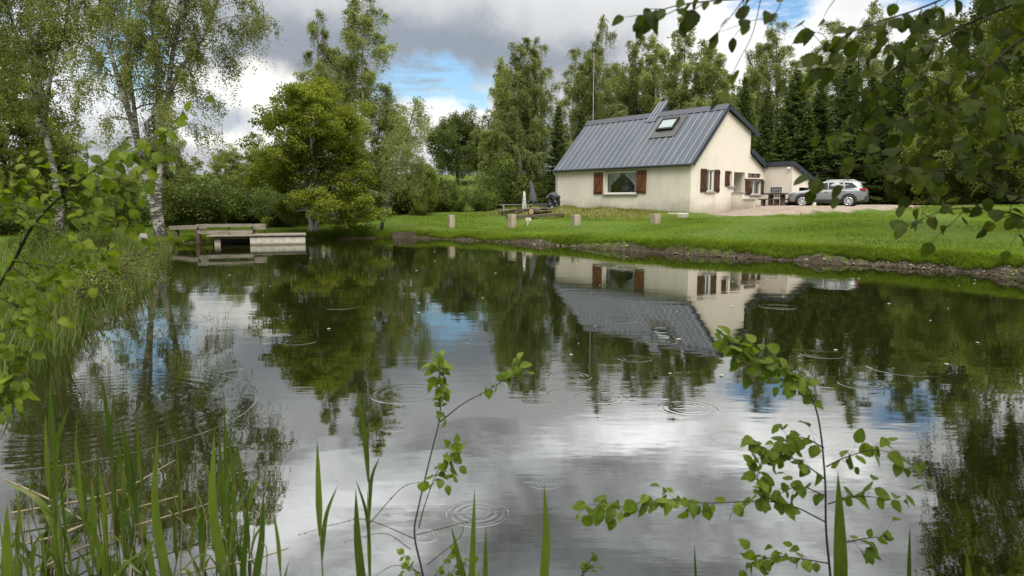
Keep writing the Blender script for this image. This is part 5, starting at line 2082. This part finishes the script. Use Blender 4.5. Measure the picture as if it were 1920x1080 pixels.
    m.prism([(-1.90, 1.565), (-2.10, 1.53), (-2.14, 1.50), (-1.92, 1.52)], 'y', -.58, .58)
    m.build('roof_spoiler', paint, t, bevel=.01)
    m = MB()
    for k in range(7):
        m.box(2.262, 2.29, -.42 + k * .125, -.42 + k * .125 + .09, .66, .79)
    m.build('grille', M['black'], t)


build_car()
# ------------------------------------------------------------------ plants close to the camera
def leaf_template(width=.42, fold=.12, droop=.22, n=11, teeth=.05, heart=.5):
    V, UV = [], []
    for i in range(n + 1):
        v = i / n
        w = width * (math.sin(math.pi * min(1, v ** .72)) ** .75 if 0 < v < 1 else 0)
        if v < .12:
            w = width * heart * (.55 + .45 * v / .12)
        if i == n:
            w = 0.004
        tw = 1 + (teeth if i % 2 else -teeth)
        z = -droop * v * v
        V += [(v, 0, z), (v - .05 * (1 if v < .2 else 0), w * tw, z + fold * w), (v - .05 * (1 if v < .2 else 0), -w * tw, z + fold * w)]
        UV += [(.5, v), (1, v), (0, v)]
    F = []
    for i in range(n):
        a, b = i * 3, i * 3 + 3
        F += [(a, b, b + 1, a + 1), (a, a + 2, b + 2, b)]
    return np.array(V, float), np.array(F), np.array(UV, float)


class Leaves:
    def __init__(self, templates):
        self.tp = templates
        self.V, self.F, self.U, self.o = [], [], [], 0

    def add(self, rng, p, t, nrm, size):
        V, F, U = self.tp[rng.integers(len(self.tp))]
        t = unit(t)
        b = unit(np.cross(nrm, t))
        nn = np.cross(t, b)
        self.V.append(p + size * (V[:, :1] * t + V[:, 1:2] * b + V[:, 2:] * nn))
        self.F.append(F + self.o)
        self.U.append(U)
        self.o += len(V)

    def mesh(self):
        return np_mesh('leaves', np.concatenate(self.V), np.concatenate(self.F), smooth=True, uv=np.concatenate(self.U))


HAZEL = [leaf_template(.44, .10, .18), leaf_template(.40, .25, .30), leaf_template(.47, .05, .08), leaf_template(.36, .45, .35), leaf_template(.38, .60, .55, 11, .07), leaf_template(.46, -.20, .40, 11, .06), leaf_template(.33, .15, -.15, 11, .04)]
SMALL = [leaf_template(.40, .15, .15, 7, .03, .6), leaf_template(.36, .35, .25, 7, .03, .6)]
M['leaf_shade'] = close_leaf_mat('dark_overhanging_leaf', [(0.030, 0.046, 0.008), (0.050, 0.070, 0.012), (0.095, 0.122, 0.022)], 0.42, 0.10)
M['leaf_fresh'] = close_leaf_mat('fresh_green_leaf', [(0.075, 0.115, 0.010), (0.110, 0.160, 0.014), (0.175, 0.220, 0.024)], 0.45, 0.15)
M['leaf_lime'] = close_leaf_mat('lime_green_leaf', [(0.080, 0.130, 0.014), (0.120, 0.180, 0.018), (0.185, 0.240, 0.034)], 0.42, 0.18)


def px3(pts):
    return [at_y(px, py, Y) for px, py, Y in pts]


def leafy(rng, tb, lv, pts, r0, r1, spacing, size, start=.1, hang=.25, pet=.25, face=.6, nseg=5, drop=1.0):
    """a twig with alternate stalked leaves"""
    P = spline(pts, max(6, 4 * len(pts)))
    tb.add(P, np.linspace(r0, r1, len(P)), nseg)
    L = float(np.sum(np.linalg.norm(np.diff(P, axis=0), axis=1)))
    k = max(1, int(L * (1 - start) / spacing))
    for i in range(k + 1):
        if rng.random() > drop:
            continue
        s = start + (1 - start) * (i + rng.uniform(-.3, .3)) / max(1, k)
        p, tg = along(P, min(max(s, 0), .999))
        side = unit(np.cross(tg, (0, 0, 1)) + 1e-6)
        sg = 1 if i % 2 else -1
        if i == k:
            d = tg.copy()
        else:
            d = tg * rng.uniform(.2, .8) + side * sg * rng.uniform(.6, 1.0) + rng.normal(0, .3, 3)
        d = unit(d)
        sz = size * rng.uniform(.62, 1.2) * (1 - .25 * max(0, s - .7))
        pl = sz * pet
        q = p + (d + np.array([0, 0, -.1])) * pl
        tb.add(np.array([p, (p + q) / 2 + (0, 0, .1 * pl), q]), [r1 * .7, .0006, .0006], 3)
        d = unit(d + np.array([0, 0, -hang * rng.uniform(.5, 2.0)]))
        nrm = np.array([0, -face, .7]) + rng.normal(0, .55, 3)
        lv.add(rng, q, d, nrm, sz)
    return P


def side_twigs(rng, tb, lv, P, n, L, r, spacing, size, s0=.15, hang=.25, spread=.9, drop=1.0, down=-.15):
    for i in range(n):
        s = s0 + (1 - s0) * (i + rng.random()) / n
        p, tg = along(P, min(s, .995))
        side = unit(np.cross(tg, (0, 0, 1)))
        up = np.array([0, 0, 1.0])
        d = tg * .7 + (side * rng.normal(0, .5) + up * rng.choice([-1, 1]) * rng.uniform(.3, 1)) * spread
        c = curve(rng, p, d, L * rng.uniform(.5, 1.2), 5, down, .10)
        leafy(rng, tb, lv, list(c), r, r * .45, spacing, size, .08, hang, drop=drop, nseg=4)


def finish_plant(name, label, cat, tb, lv, wm, lm, loc, wn='branch', group=None):
    t = thing(name, label, cat, loc, 0, group)
    o = np.array(loc, float)
    me = np_mesh(wn, np.concatenate(tb.V) - o, np.concatenate(tb.F), smooth=True)
    link(wn, me, wm, t)
    me = np_mesh('leaves', np.concatenate(lv.V) - o, np.concatenate(lv.F), smooth=True, uv=np.concatenate(lv.U))
    link('leaves', me, lm, t)
    return t


def overhang():
    rng = np.random.default_rng(81)
    tb, lv = Tubes(), Leaves(HAZEL)
    limbs = [
        ([(2080, -60, 2.7), (1870, 20, 2.6), (1730, 90, 2.5), (1610, 185, 2.45)], .006, .002, 16, .24, .074),
        ([(2080, 430, 2.3), (1920, 372, 2.3), (1790, 322, 2.25), (1720, 325, 2.2), (1660, 318, 2.15)], .005, .0014, 9, .17, .066),
        ([(2050, -120, 2.2), (1800, -55, 2.15), (1600, -25, 2.1), (1440, -6, 2.05), (1330, 2, 2.0), (1255, 14, 2.0), (1196, 42, 2.0)], .005, .0010, 9, .13, .058),
        ([(2080, 215, 2.6), (1900, 205, 2.5), (1770, 205, 2.45), (1690, 225, 2.4), (1630, 250, 2.35)], .005, .0016, 12, .22, .072),
        ([(2080, 520, 2.3), (1940, 418, 2.3), (1850, 392, 2.3), (1770, 395, 2.25), (1700, 425, 2.2)], .004, .0012, 8, .13, .062),
        ([(2080, 90, 3.0), (1920, 105, 2.95), (1790, 150, 2.9), (1700, 225, 2.85)], .006, .002, 14, .28, .075),
        ([(1960, -90, 2.4), (1740, 10, 2.35), (1620, 50, 2.3), (1530, 98, 2.3)], .004, .0014, 10, .20, .070),
        ([(2080, 300, 2.8), (1940, 270, 2.8), (1850, 280, 2.75), (1770, 330, 2.7)], .005, .0016, 10, .24, .072),
        ([(2060, 20, 2.0), (1940, 60, 1.95), (1860, 120, 1.9), (1810, 200, 1.9)], .004, .0014, 9, .17, .068),
        ([(2080, 360, 2.0), (1960, 300, 2.0), (1890, 250, 2.0)], .004, .0014, 7, .16, .066),
    ]
    for pts, r0, r1, n, L, sz in limbs:
        sz *= .74
        q0 = px3(pts[:1])[0]
        tk = np.array([4.35, -.45, 2.3 + .5 * max(0, q0[2] - 1.6)])
        wr = np.random.default_rng(len(lv.V) + 7)
        Pc = spline([tk, tk * .7 + q0 * .3 + wr.normal(0, .13, 3) + (.2, 0, .2), tk * .35 + q0 * .65 + wr.normal(0, .10, 3) + (.1, 0, .15), q0], 20)
        tb.add(Pc, np.linspace(.022, r0, 20), 7)
        side_twigs(wr, tb, lv, Pc[:-1], 13, .30, .0018, .05, sz, .22, .55, 1.0, .9, -.35)
        P = leafy(rng, tb, lv, px3(pts), r0, r1, .075, sz, .25, .5)
        side_twigs(rng, tb, lv, P, n, L, .0016, .046, sz, .16, .55, 1.0, .88, -.35)
    for pts in ([(1430, -20, 2.05), (1412, 60, 2.05), (1385, 115, 2.03), (1360, 165, 2.0), (1348, 182, 2.0)],
                [(1395, -10, 2.0), (1392, 45, 2.0), (1378, 66, 2.0)], [(1320, 5, 2.0), (1300, 20, 2.0), (1290, 34, 2.0)],
                [(1470, -10, 2.1), (1450, 28, 2.1), (1405, 40, 2.08), (1350, 60, 2.05)], [(1560, 318, 2.1), (1535, 330, 2.1), (1524, 352, 2.1)],
                [(1700, 318, 2.2), (1640, 312, 2.15), (1580, 318, 2.12), (1520, 326, 2.1)]):
        leafy(rng, tb, lv, px3(pts), .0014, .0007, .055, .050, .35, .7)
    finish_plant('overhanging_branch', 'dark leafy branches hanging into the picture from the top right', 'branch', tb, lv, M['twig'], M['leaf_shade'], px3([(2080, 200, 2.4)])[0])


def left_branch():
    rng = np.random.default_rng(82)
    tb, lv = Tubes(), Leaves(HAZEL)
    main = [(-160, 720, 2.6), (-40, 585, 2.55), (20, 500, 2.5), (63, 421, 2.48), (126, 358, 2.45), (189, 311, 2.4), (240, 283, 2.38), (308, 250, 2.36)]
    q0 = px3(main[:1])[0]
    g0 = np.array([-3.3, 2.5, gz(-3.3, 2.5) - .05])
    tb.add(spline([g0, g0 * .5 + q0 * .5 + np.array([-.25, 0, .15]), q0], 10), np.linspace(.016, .0075, 10), 7)
    P = leafy(rng, tb, lv, px3(main), .0075, .0012, .040, .038, .45, .4)
    side_twigs(rng, tb, lv, P, 20, .16, .0014, .030, .037, .22, .4, .9, 1, -.2)
    for pts in ([(105, 378, 2.45), (160, 392, 2.42), (205, 408, 2.4), (248, 425, 2.4)], [(63, 421, 2.48), (120, 445, 2.45), (170, 465, 2.42), (205, 484, 2.4)],
                [(30, 490, 2.5), (90, 500, 2.45), (140, 520, 2.4)], [(126, 358, 2.45), (190, 350, 2.4), (235, 352, 2.4)], [(20, 500, 2.5), (50, 520, 2.4), (90, 545, 2.35)],
                [(60, 425, 2.48), (30, 400, 2.4), (-10, 390, 2.35)]):
        Q = leafy(rng, tb, lv, px3(pts), .0026, .0009, .030, .038, .15, .45)
        side_twigs(rng, tb, lv, Q, 7, .11, .0011, .027, .036, .15, .4, .9, 1, -.2)
    finish_plant('hazel_branch', 'bright green leafy branch reaching in from the left edge', 'branch', tb, lv, M['twig'], M['leaf_fresh'], px3([(-160, 720, 2.6)])[0])
    tb, lv = Tubes(), Leaves(HAZEL)
    q0 = px3([(-260, 720, 2.25)])[0]
    g0 = np.array([-3.0, 2.35, gz(-3.0, 2.35) - .05])
    tb.add(spline([g0, g0 * .5 + q0 * .5 + np.array([-.12, 0, .1]), q0], 8), np.linspace(.012, .004, 8), 6)
    for pts in ([(-120, 700, 2.2), (-20, 640, 2.2), (30, 600, 2.2), (80, 590, 2.2)], [(-120, 760, 2.2), (-10, 720, 2.2), (20, 690, 2.2), (40, 660, 2.2)],
                [(-120, 620, 2.3), (-30, 570, 2.3), (30, 555, 2.3)], [(-120, 440, 2.3), (-30, 380, 2.3), (20, 345, 2.3), (46, 330, 2.3)], [(-100, 800, 2.2), (-30, 745, 2.2), (15, 740, 2.2)]):
        Q = leafy(rng, tb, lv, px3([(-260, 720, 2.25)] + pts), .003, .0009, .034, .040, .35, .4)
        side_twigs(rng, tb, lv, Q, 8, .10, .0011, .028, .038, .45, .4, .9, 1, -.2)
    finish_plant('hazel_shoots', 'loose green leafy shoots at the left edge below the long branch', 'branch', tb, lv, M['twig'], M['leaf_fresh'], px3([(-260, 720, 2.25)])[0])


def saplings():
    rng = np.random.default_rng(83)
    tb, lv = Tubes(), Leaves(HAZEL)
    Y = 2.75
    st = px3([(805, 1180, Y), (793, 1080, Y), (777, 1003, Y), (786, 945, Y), (810, 844, Y), (824, 786, Y), (826, 728, Y), (822, 675, Y)])
    root = st[0].copy()
    root[2] = gz(root[0], root[1])
    P = leafy(rng, tb, lv, [root] + st, .0055, .0012, .022, .042, .76, .3)
    for pts, sz, tw in (([(825, 791, Y), (868, 757, Y), (907, 736, Y), (945, 712, Y), (972, 690, Y)], .034, 4), ([(785, 990, Y), (797, 945, Y - .05), (822, 880, Y - .1), (850, 848, Y - .1)], .034, 6)):
        Q = leafy(rng, tb, lv, px3(pts), .0028, .0009, .022, sz * 1.25, .45, .3)
        side_twigs(rng, tb, lv, Q[len(Q) // 2:], tw + 2, .06, .0009, .020, sz * 1.15, .05, .3)
    side_twigs(rng, tb, lv, P[-9:], 14, .065, .0009, .020, .040, .02, .3)
    for pts in ([(777, 1010, Y), (690, 975, Y), (640, 980, Y), (560, 1003, Y)], [(780, 1003, Y), (858, 983, Y), (931, 962, Y)], [(690, 985, Y), (752, 916, Y), (791, 904, Y)],
                [(770, 1030, Y), (720, 1000, Y), (650, 1015, Y)], [(800, 1060, Y), (860, 1010, Y), (870, 985, Y)], [(790, 1075, Y), (740, 1060, Y), (690, 1090, Y)]):
        leafy(rng, tb, lv, px3(pts), .002, .0007, .03, .009, .3, .1, nseg=4)
    for pts in ([(800, 1090, Y), (770, 1060, Y), (757, 1040, Y)], [(830, 1110, Y), (850, 1070, Y), (880, 1050, Y)], [(800, 1100, Y), (830, 1060, Y), (845, 1040, Y)]):
        Q = leafy(rng, tb, lv, px3(pts), .002, .0008, .026, .032, .2, .3)
        side_twigs(rng, tb, lv, Q, 4, .05, .0008, .022, .030, .1, .3)
    finish_plant('sapling', 'slender sapling with two leafy tips rising before the middle of the pond', 'sapling', tb, lv, M['twig'], M['leaf_lime'], root, 'stem')

    rng = np.random.default_rng(84)
    tb, lv = Tubes(), Leaves(HAZEL)
    Y = 2.6
    st = px3([(1565, 1200, Y), (1557, 1080, Y), (1549, 993, Y), (1547, 897, Y), (1535, 786, Y), (1513, 728, Y), (1490, 700, Y), (1417, 668, Y), (1368, 650, Y)])
    root = st[0].copy()
    root[2] = gz(root[0], root[1])
    P = leafy(rng, tb, lv, [root] + st, .006, .0012, .024, .052, .60, .35)
    side_twigs(rng, tb, lv, P[-14:], 20, .07, .001, .024, .050, .02, .35)
    for pts, sz, tw in (([(1548, 979, Y), (1489, 950, Y), (1436, 940, Y), (1321, 943, Y), (1239, 936, Y), (1167, 950, Y), (1104, 945, Y)], .046, 14),
                        ([(1549, 875, Y), (1590, 856, Y), (1648, 844, Y), (1722, 868, Y)], .050, 4), ([(1545, 897, Y), (1504, 868, Y), (1455, 848, Y), (1432, 842, Y)], .044, 6),
                        ([(1548, 930, Y), (1500, 912, Y), (1462, 926, Y)], .040, 4), ([(1585, 1017, Y), (1620, 1010, Y), (1655, 1006, Y)], .044, 3),
                        ([(1552, 945, Y), (1610, 930, Y), (1690, 940, Y)], .046, 2), ([(1552, 1056, Y), (1465, 1044, Y), (1407, 1056, Y)], .040, 6), ([(1436, 940, Y), (1420, 900, Y), (1428, 868, Y)], .044, 4),
                        ([(1545, 840, Y), (1500, 820, Y), (1440, 838, Y)], .044, 5)):
        Q = leafy(rng, tb, lv, px3(pts), .003, .0009, .030, sz * 1.15, .15, .45)
        side_twigs(rng, tb, lv, Q, int(tw * 1.5), .065, .0009, .024, sz * 1.1, .15, .45)
    finish_plant('sapling', 'larger sapling with long side branches at the right before the pond', 'sapling', tb, lv, M['twig'], M['leaf_lime'], root, 'stem')
    # low leafy sprig between the two
    tb, lv = Tubes(), Leaves(HAZEL)
    Y = 2.8
    Q = leafy(rng, tb, lv, px3([(1075, 1190, Y), (1082, 1110, Y), (1095, 1070, Y), (1108, 1050, Y)]), .002, .0008, .024, .032, .4, .3)
    side_twigs(rng, tb, lv, Q, 5, .05, .0008, .022, .032, .5, .3)
    b = px3([(1075, 1190, Y)])[0]
    finish_plant('sprig', 'small leafy sprig at the bottom edge between the saplings', 'plant', tb, lv, M['twig'], M['leaf_lime'], b, 'stem')


overhang()
left_branch()
saplings()


# --- reeds
def ribbon(pts, w, prof, roll=0.0, fold=.25):
    """long leaf blade along pts; half width w*prof(t); slight keel"""
    P = np.asarray(pts, float)
    n = len(P)
    t = np.gradient(P, axis=0)
    t /= np.linalg.norm(t, axis=1)[:, None]
    ref = np.array([math.cos(roll), math.sin(roll), 0.0])
    s = ref - t * (t @ ref)[:, None]
    s /= np.linalg.norm(s, axis=1)[:, None]
    nn = np.cross(s, t)
    hw = w / 2 * np.array([prof(v) for v in np.linspace(0, 1, n)])[:, None]
    V = np.stack([P - s * hw + nn * hw * fold, P, P + s * hw + nn * hw * fold], 1).reshape(-1, 3)
    F = []
    for i in range(n - 1):
        a = i * 3
        F += [(a, a + 1, a + 4, a + 3), (a + 1, a + 2, a + 5, a + 4)]
    return V, np.array(F)


def blade_mat(name, a, b, trans=.35):
    m, N = new_mat(name)
    oc = N.node('ShaderNodeTexCoord').outputs['Object']
    st = N.noise(N.vmath('MULTIPLY', oc, (260.0, 260.0, 4.0)), 1.0, 3, .6)
    big = N.noise(oc, 7.0, 3)
    orr = N.node('ShaderNodeObjectInfo').outputs['Random']
    f = N.math('ADD', N.math('MULTIPLY', st, .45), N.math('ADD', N.math('MULTIPLY', big, .35), N.math('MULTIPLY', orr, .3)))
    c = N.mix(N.rng(f, .35, .75), a, b)
    c = N.mix(N.rng(N.noise(oc, 11.0, 4, .6), .60, .72, 0, .75), c, (0.21, 0.17, 0.075))
    d = bsdf(N, c, .42, 0, .35, bump(N, st, .25, .002))
    t = N.node('ShaderNodeBsdfTranslucent', {'Color': N.mix(1.0, c, (1.4, 1.5, .5), 'MULTIPLY')}).outputs[0]
    finish(N, N.node('ShaderNodeMixShader', {0: trans, 1: d, 2: t}).outputs[0])
    return m


M['blade'] = blade_mat('reed_leaf', (0.042, 0.076, 0.010), (0.125, 0.170, 0.026))
M['stalk'] = blade_mat('reed_stalk', (0.070, 0.095, 0.025), (0.13, 0.15, 0.05), .1)
M['straw'] = wood('dead_reed_straw', (0.30, 0.25, 0.16), (0.15, 0.12, 0.075), 'x', .8)
blade_prof = lambda v: min(1, .35 + 2.2 * v) * (1 - v ** 2.2) ** .9 + .01


def wide_blade(px0, px1, py1, Y, wpx, label, bend=0.0, group=None, roll=0.0):
    """one broad upright blade: foot below the picture at column px0, tip at (px1, py1)"""
    a = at_y(px0, 1110, Y)
    tip = at_y(px1, py1, Y)
    a2 = a.copy()
    a2[2] = max(gz(a[0], a[1]), -.12) - .03
    m = (a + tip) / 2 + np.array([bend, 0, .01])
    P = spline([a2, a, m, tip], 16)
    V, F = ribbon(P, wpx / FPX * Y, lambda v: (min(1, .6 + v) * (1 - max(0, v - .45) ** 1.7 * 2.75) if v < .995 else .01), roll)
    t = thing('reed_plant', label, 'reed', tuple(a2), 0, group)
    link('leaf', np_mesh('leaf', V - a2, F, smooth=True), M['blade'], t)
    V, F = ribbon(P[:8] + np.array([.012, .006, 0]), wpx * .6 / FPX * Y, lambda v: (1 - v) ** .5 + .01, roll + .4)
    link('sheath', np_mesh('sheath', V - a2, F, smooth=True), M['blade'], t)


def reed(rng, px, py_top, Y, label, group=None, nleaf=4, wpx=13, lean=0.0, H=None):
    tip = at_y(px, py_top, Y)
    foot = np.array([tip[0] - lean, Y + rng.uniform(-.05, .05), max(gz(tip[0], Y), -.25) - .02])
    L = tip[2] - foot[2]
    stem_top = foot + (tip - foot) * .74 + np.array([rng.normal(0, .012), 0, 0])
    P = spline([foot, (foot + stem_top) / 2 + np.array([rng.normal(0, .012), rng.normal(0, .012), 0]), stem_top], 10)
    tb = Tubes()
    tb.add(P, np.linspace(.0042, .0022, 10), 6)
    t = thing('reed', label, 'reed', tuple(foot), 0, group)
    link('stalk', np_mesh('stalk', np.concatenate(tb.V) - foot, np.concatenate(tb.F), smooth=True), M['stalk'], t)
    w = wpx / FPX * Y
    for i in range(nleaf):
        s = .30 + .68 * (i + .6 * rng.random()) / nleaf
        p, tg = along(P, min(s, .99))
        a = rng.uniform(0, 6.28)
        out = np.array([math.cos(a), .5 * math.sin(a), 0])
        ll = L * rng.uniform(.18, .38)
        sp = rng.uniform(.12, .62)
        if i == nleaf - 1:
            sp, ll = rng.uniform(.0, .12), (tip[2] - p[2])
        e = p + np.array([0, 0, 1.0]) * ll * (1 - sp * .35) + out * ll * sp
        mid = p + np.array([0, 0, 1.0]) * ll * .5 + out * ll * sp * .28
        if rng.random() < .22 and i < nleaf - 1:
            e = p + np.array([0, 0, .35 * ll]) + out * ll * .75
            mid = p + np.array([0, 0, .55 * ll]) + out * ll * .3
        Q = spline([p, mid, e], 10)
        V, F = ribbon(Q, w * rng.uniform(.7, 1.2), blade_prof, rng.uniform(-.9, .9), .3)
        link('leaf', np_mesh('leaf', V - foot, F, smooth=True), M['blade'], t)


def reeds():
    rng = np.random.default_rng(91)
    G = 'green reed shoots at the near bank'
    for px0, px1, py1, Y, w, lab, bend in (
            (428, 402, 806, 2.7, 25, 'broad curved reed blade left of centre at the bottom edge', -.03),
            (1018, 1020, 906, 2.7, 20, 'single pointed reed blade at the bottom middle', .01),
            (1573, 1571, 884, 2.35, 33, 'broad blunt reed blade beside the right sapling', 0),
            (680, 667, 915, 2.6, 19, 'broad reed blade left of the slender sapling', -.005),
            (884, 890, 914, 2.6, 13, 'pointed reed blade just right of the slender sapling', 0),
            (872, 846, 986, 2.7, 13, 'shorter leaning reed blade by the slender sapling', 0),
            (910, 911, 985, 2.8, 10, 'dark short reed blade right of the slender sapling', 0),
            (478, 494, 920, 2.7, 15, 'pointed reed blade leaning right near the bottom left', .01),
            (455, 466, 935, 2.7, 13, 'narrow reed blade beside the leaning one at the bottom left', 0),
            (16, 13, 942, 2.3, 22, 'short blunt reed blade at the lower left corner', 0),
            (1703, 1706, 985, 2.6, 8, 'needle thin reed blade at the bottom right', 0),
            (1815, 1812, 1036, 2.5, 17, 'short blunt reed blade near the bottom right corner', 0),
            (1304, 1302, 1018, 2.7, 6, 'thin reed tip at the bottom right of centre', 0),
            (318, 296, 800, 2.6, 20, 'long curved reed blade in the left clump', -.03),
            (440, 420, 735, 3.0, 13, 'tall slim reed blade standing over the left clump', -.01),
            (290, 278, 1000, 2.4, 19, 'short broad reed blade low in the left clump', 0)):
        wide_blade(px0, px1, py1, Y, w, lab, bend, None, rng.uniform(-.4, .4))
    for px, py, Y, nl, w, lab in ((676, 708, 2.9, 4, 10, 'tallest thin reed with narrow leaves left of the slender sapling'), (590, 826, 2.8, 3, 12, 'thin reed with two upright leaves in front of open water'),
                                  (192, 700, 3.0, 6, 15, 'tall leafy reed in the middle of the left clump'), (84, 708, 3.0, 6, 15, 'tall leafy reed near the left edge'), (524, 945, 2.7, 3, 9, 'small forked reed right of the left clump')):
        reed(rng, px, py, Y, lab, None, nl, w)
    for i in range(44):
        px = 8 + 430 * rng.beta(1.0, 1.25) + rng.normal(0, 6)
        py = rng.uniform(735, 985) + .12 * px * rng.random()
        reed(rng, px, py, rng.uniform(2.45, 3.5), 'green leafy reed shoot in the clump at the lower left', G, int(rng.integers(3, 6)), rng.uniform(6, 14), rng.normal(0, .08))
    for k, pts in enumerate(([(20, 962), (214, 923), (328, 863)], [(90, 1010), (200, 968), (335, 930)], [(160, 1010), (290, 975), (403, 941)], [(0, 1030), (120, 1000), (200, 960)], [(340, 1075), (470, 1050), (540, 1028)], [(60, 1075), (170, 1020), (260, 1000)], [(10, 900), (90, 935), (170, 985)])):
        P = spline([at_z(px, py, .06 + .02 * k) for px, py in pts], 10)
        t = thing('dead_reed', 'straw coloured dead reed stalk lying across the lower left clump', 'reed', tuple(P[0]), 0, 'dead stalks on the water at the lower left')
        tb = Tubes()
        tb.add(P - P[0], np.linspace(.0055, .003, 10), 6)
        link('stalk', tb.mesh('stalk'), M['straw'], t)


reeds()

def dead_stems():
    rng = np.random.default_rng(93)
    for i in range(34):
        px = rng.uniform(0, 470)
        Y = rng.uniform(2.5, 3.6)
        tip = at_y(px + rng.normal(0, 25), rng.uniform(870, 1040), Y)
        foot = np.array([at_y(px, 1000, Y)[0], Y, -.12])
        m = foot + (tip - foot) * rng.uniform(.5, .8) + rng.normal(0, .02, 3)
        P = spline([foot, m, tip + rng.normal(0, .06, 3) * (i % 3 == 0)], 9)
        t = thing('dead_reed', 'thin brown dead reed stem standing in the lower left clump', 'reed', tuple(foot), 0, 'dead standing stems at the lower left')
        tb = Tubes()
        tb.add(P - foot, np.linspace(.0034, .0016, 9), 5)
        link('stalk', tb.mesh('stalk'), M['straw'], t)


dead_stems()

# --- twiggy willow shrub drooping over the water on the left bank
def left_shrub():
    rng = np.random.default_rng(95)
    b = at_z(170, 560)
    b = np.array([b[0] - .3, b[1], .05])
    tb = Tubes()
    A = []
    for i in range(30):
        a = rng.uniform(-1.2, 1.4)
        c = curve(rng, b * 0 + np.array([rng.normal(0, .25), rng.normal(0, .4), 0]), (math.cos(a) * 1.0, math.sin(a), rng.uniform(.5, 1.3)), rng.uniform(.9, 2.0), 8, -1.1, .10)
        tb.add(c, np.linspace(.012, .003, 9), 4)
        for s in np.linspace(.3, 1, 12):
            q, tg = along(c, min(s, .999))
            d = curve(rng, q, tg + rng.normal(0, .6, 3), rng.uniform(.1, .35), 3, -.1, .1)
            tb.add(d, [.004, .003, .002, .0015], 3)
            for k in d[1:]:
                A += [k + rng.normal(0, .03, 3) for _ in range(4)]
    P = np.array(A)
    P = P[P[:, 2] > -.02]
    V, F = leaf_quads(rng, P, .035, .022, .5)
    t = thing('willow_shrub', 'low twiggy shrub drooping over the water on the left bank', 'shrub', tuple(b))
    link('stems', tb.mesh('stems'), M['twig'], t)
    link('foliage', np_mesh('foliage', V, F), M['leaf_wood'], t)


left_shrub()

# --- the tree the overhanging branches belong to, out of view; its crown is added to shade them
def near_tree():
    b = (4.6, -.6, gz(4.6, -.6))
    tr, cr = broad_geo(97, 8.0, 3.4, .34, 36, 30000, .12, .7, .17, 1, .95, 1.0, (-.8, .3), .42, 5)
    plant('shade_tree', 'unseen tree right of the viewpoint, its crown added to shade the overhanging branches', 'tree', tr, cr, M['bark'], M['leaf_wood'], b)


near_tree()
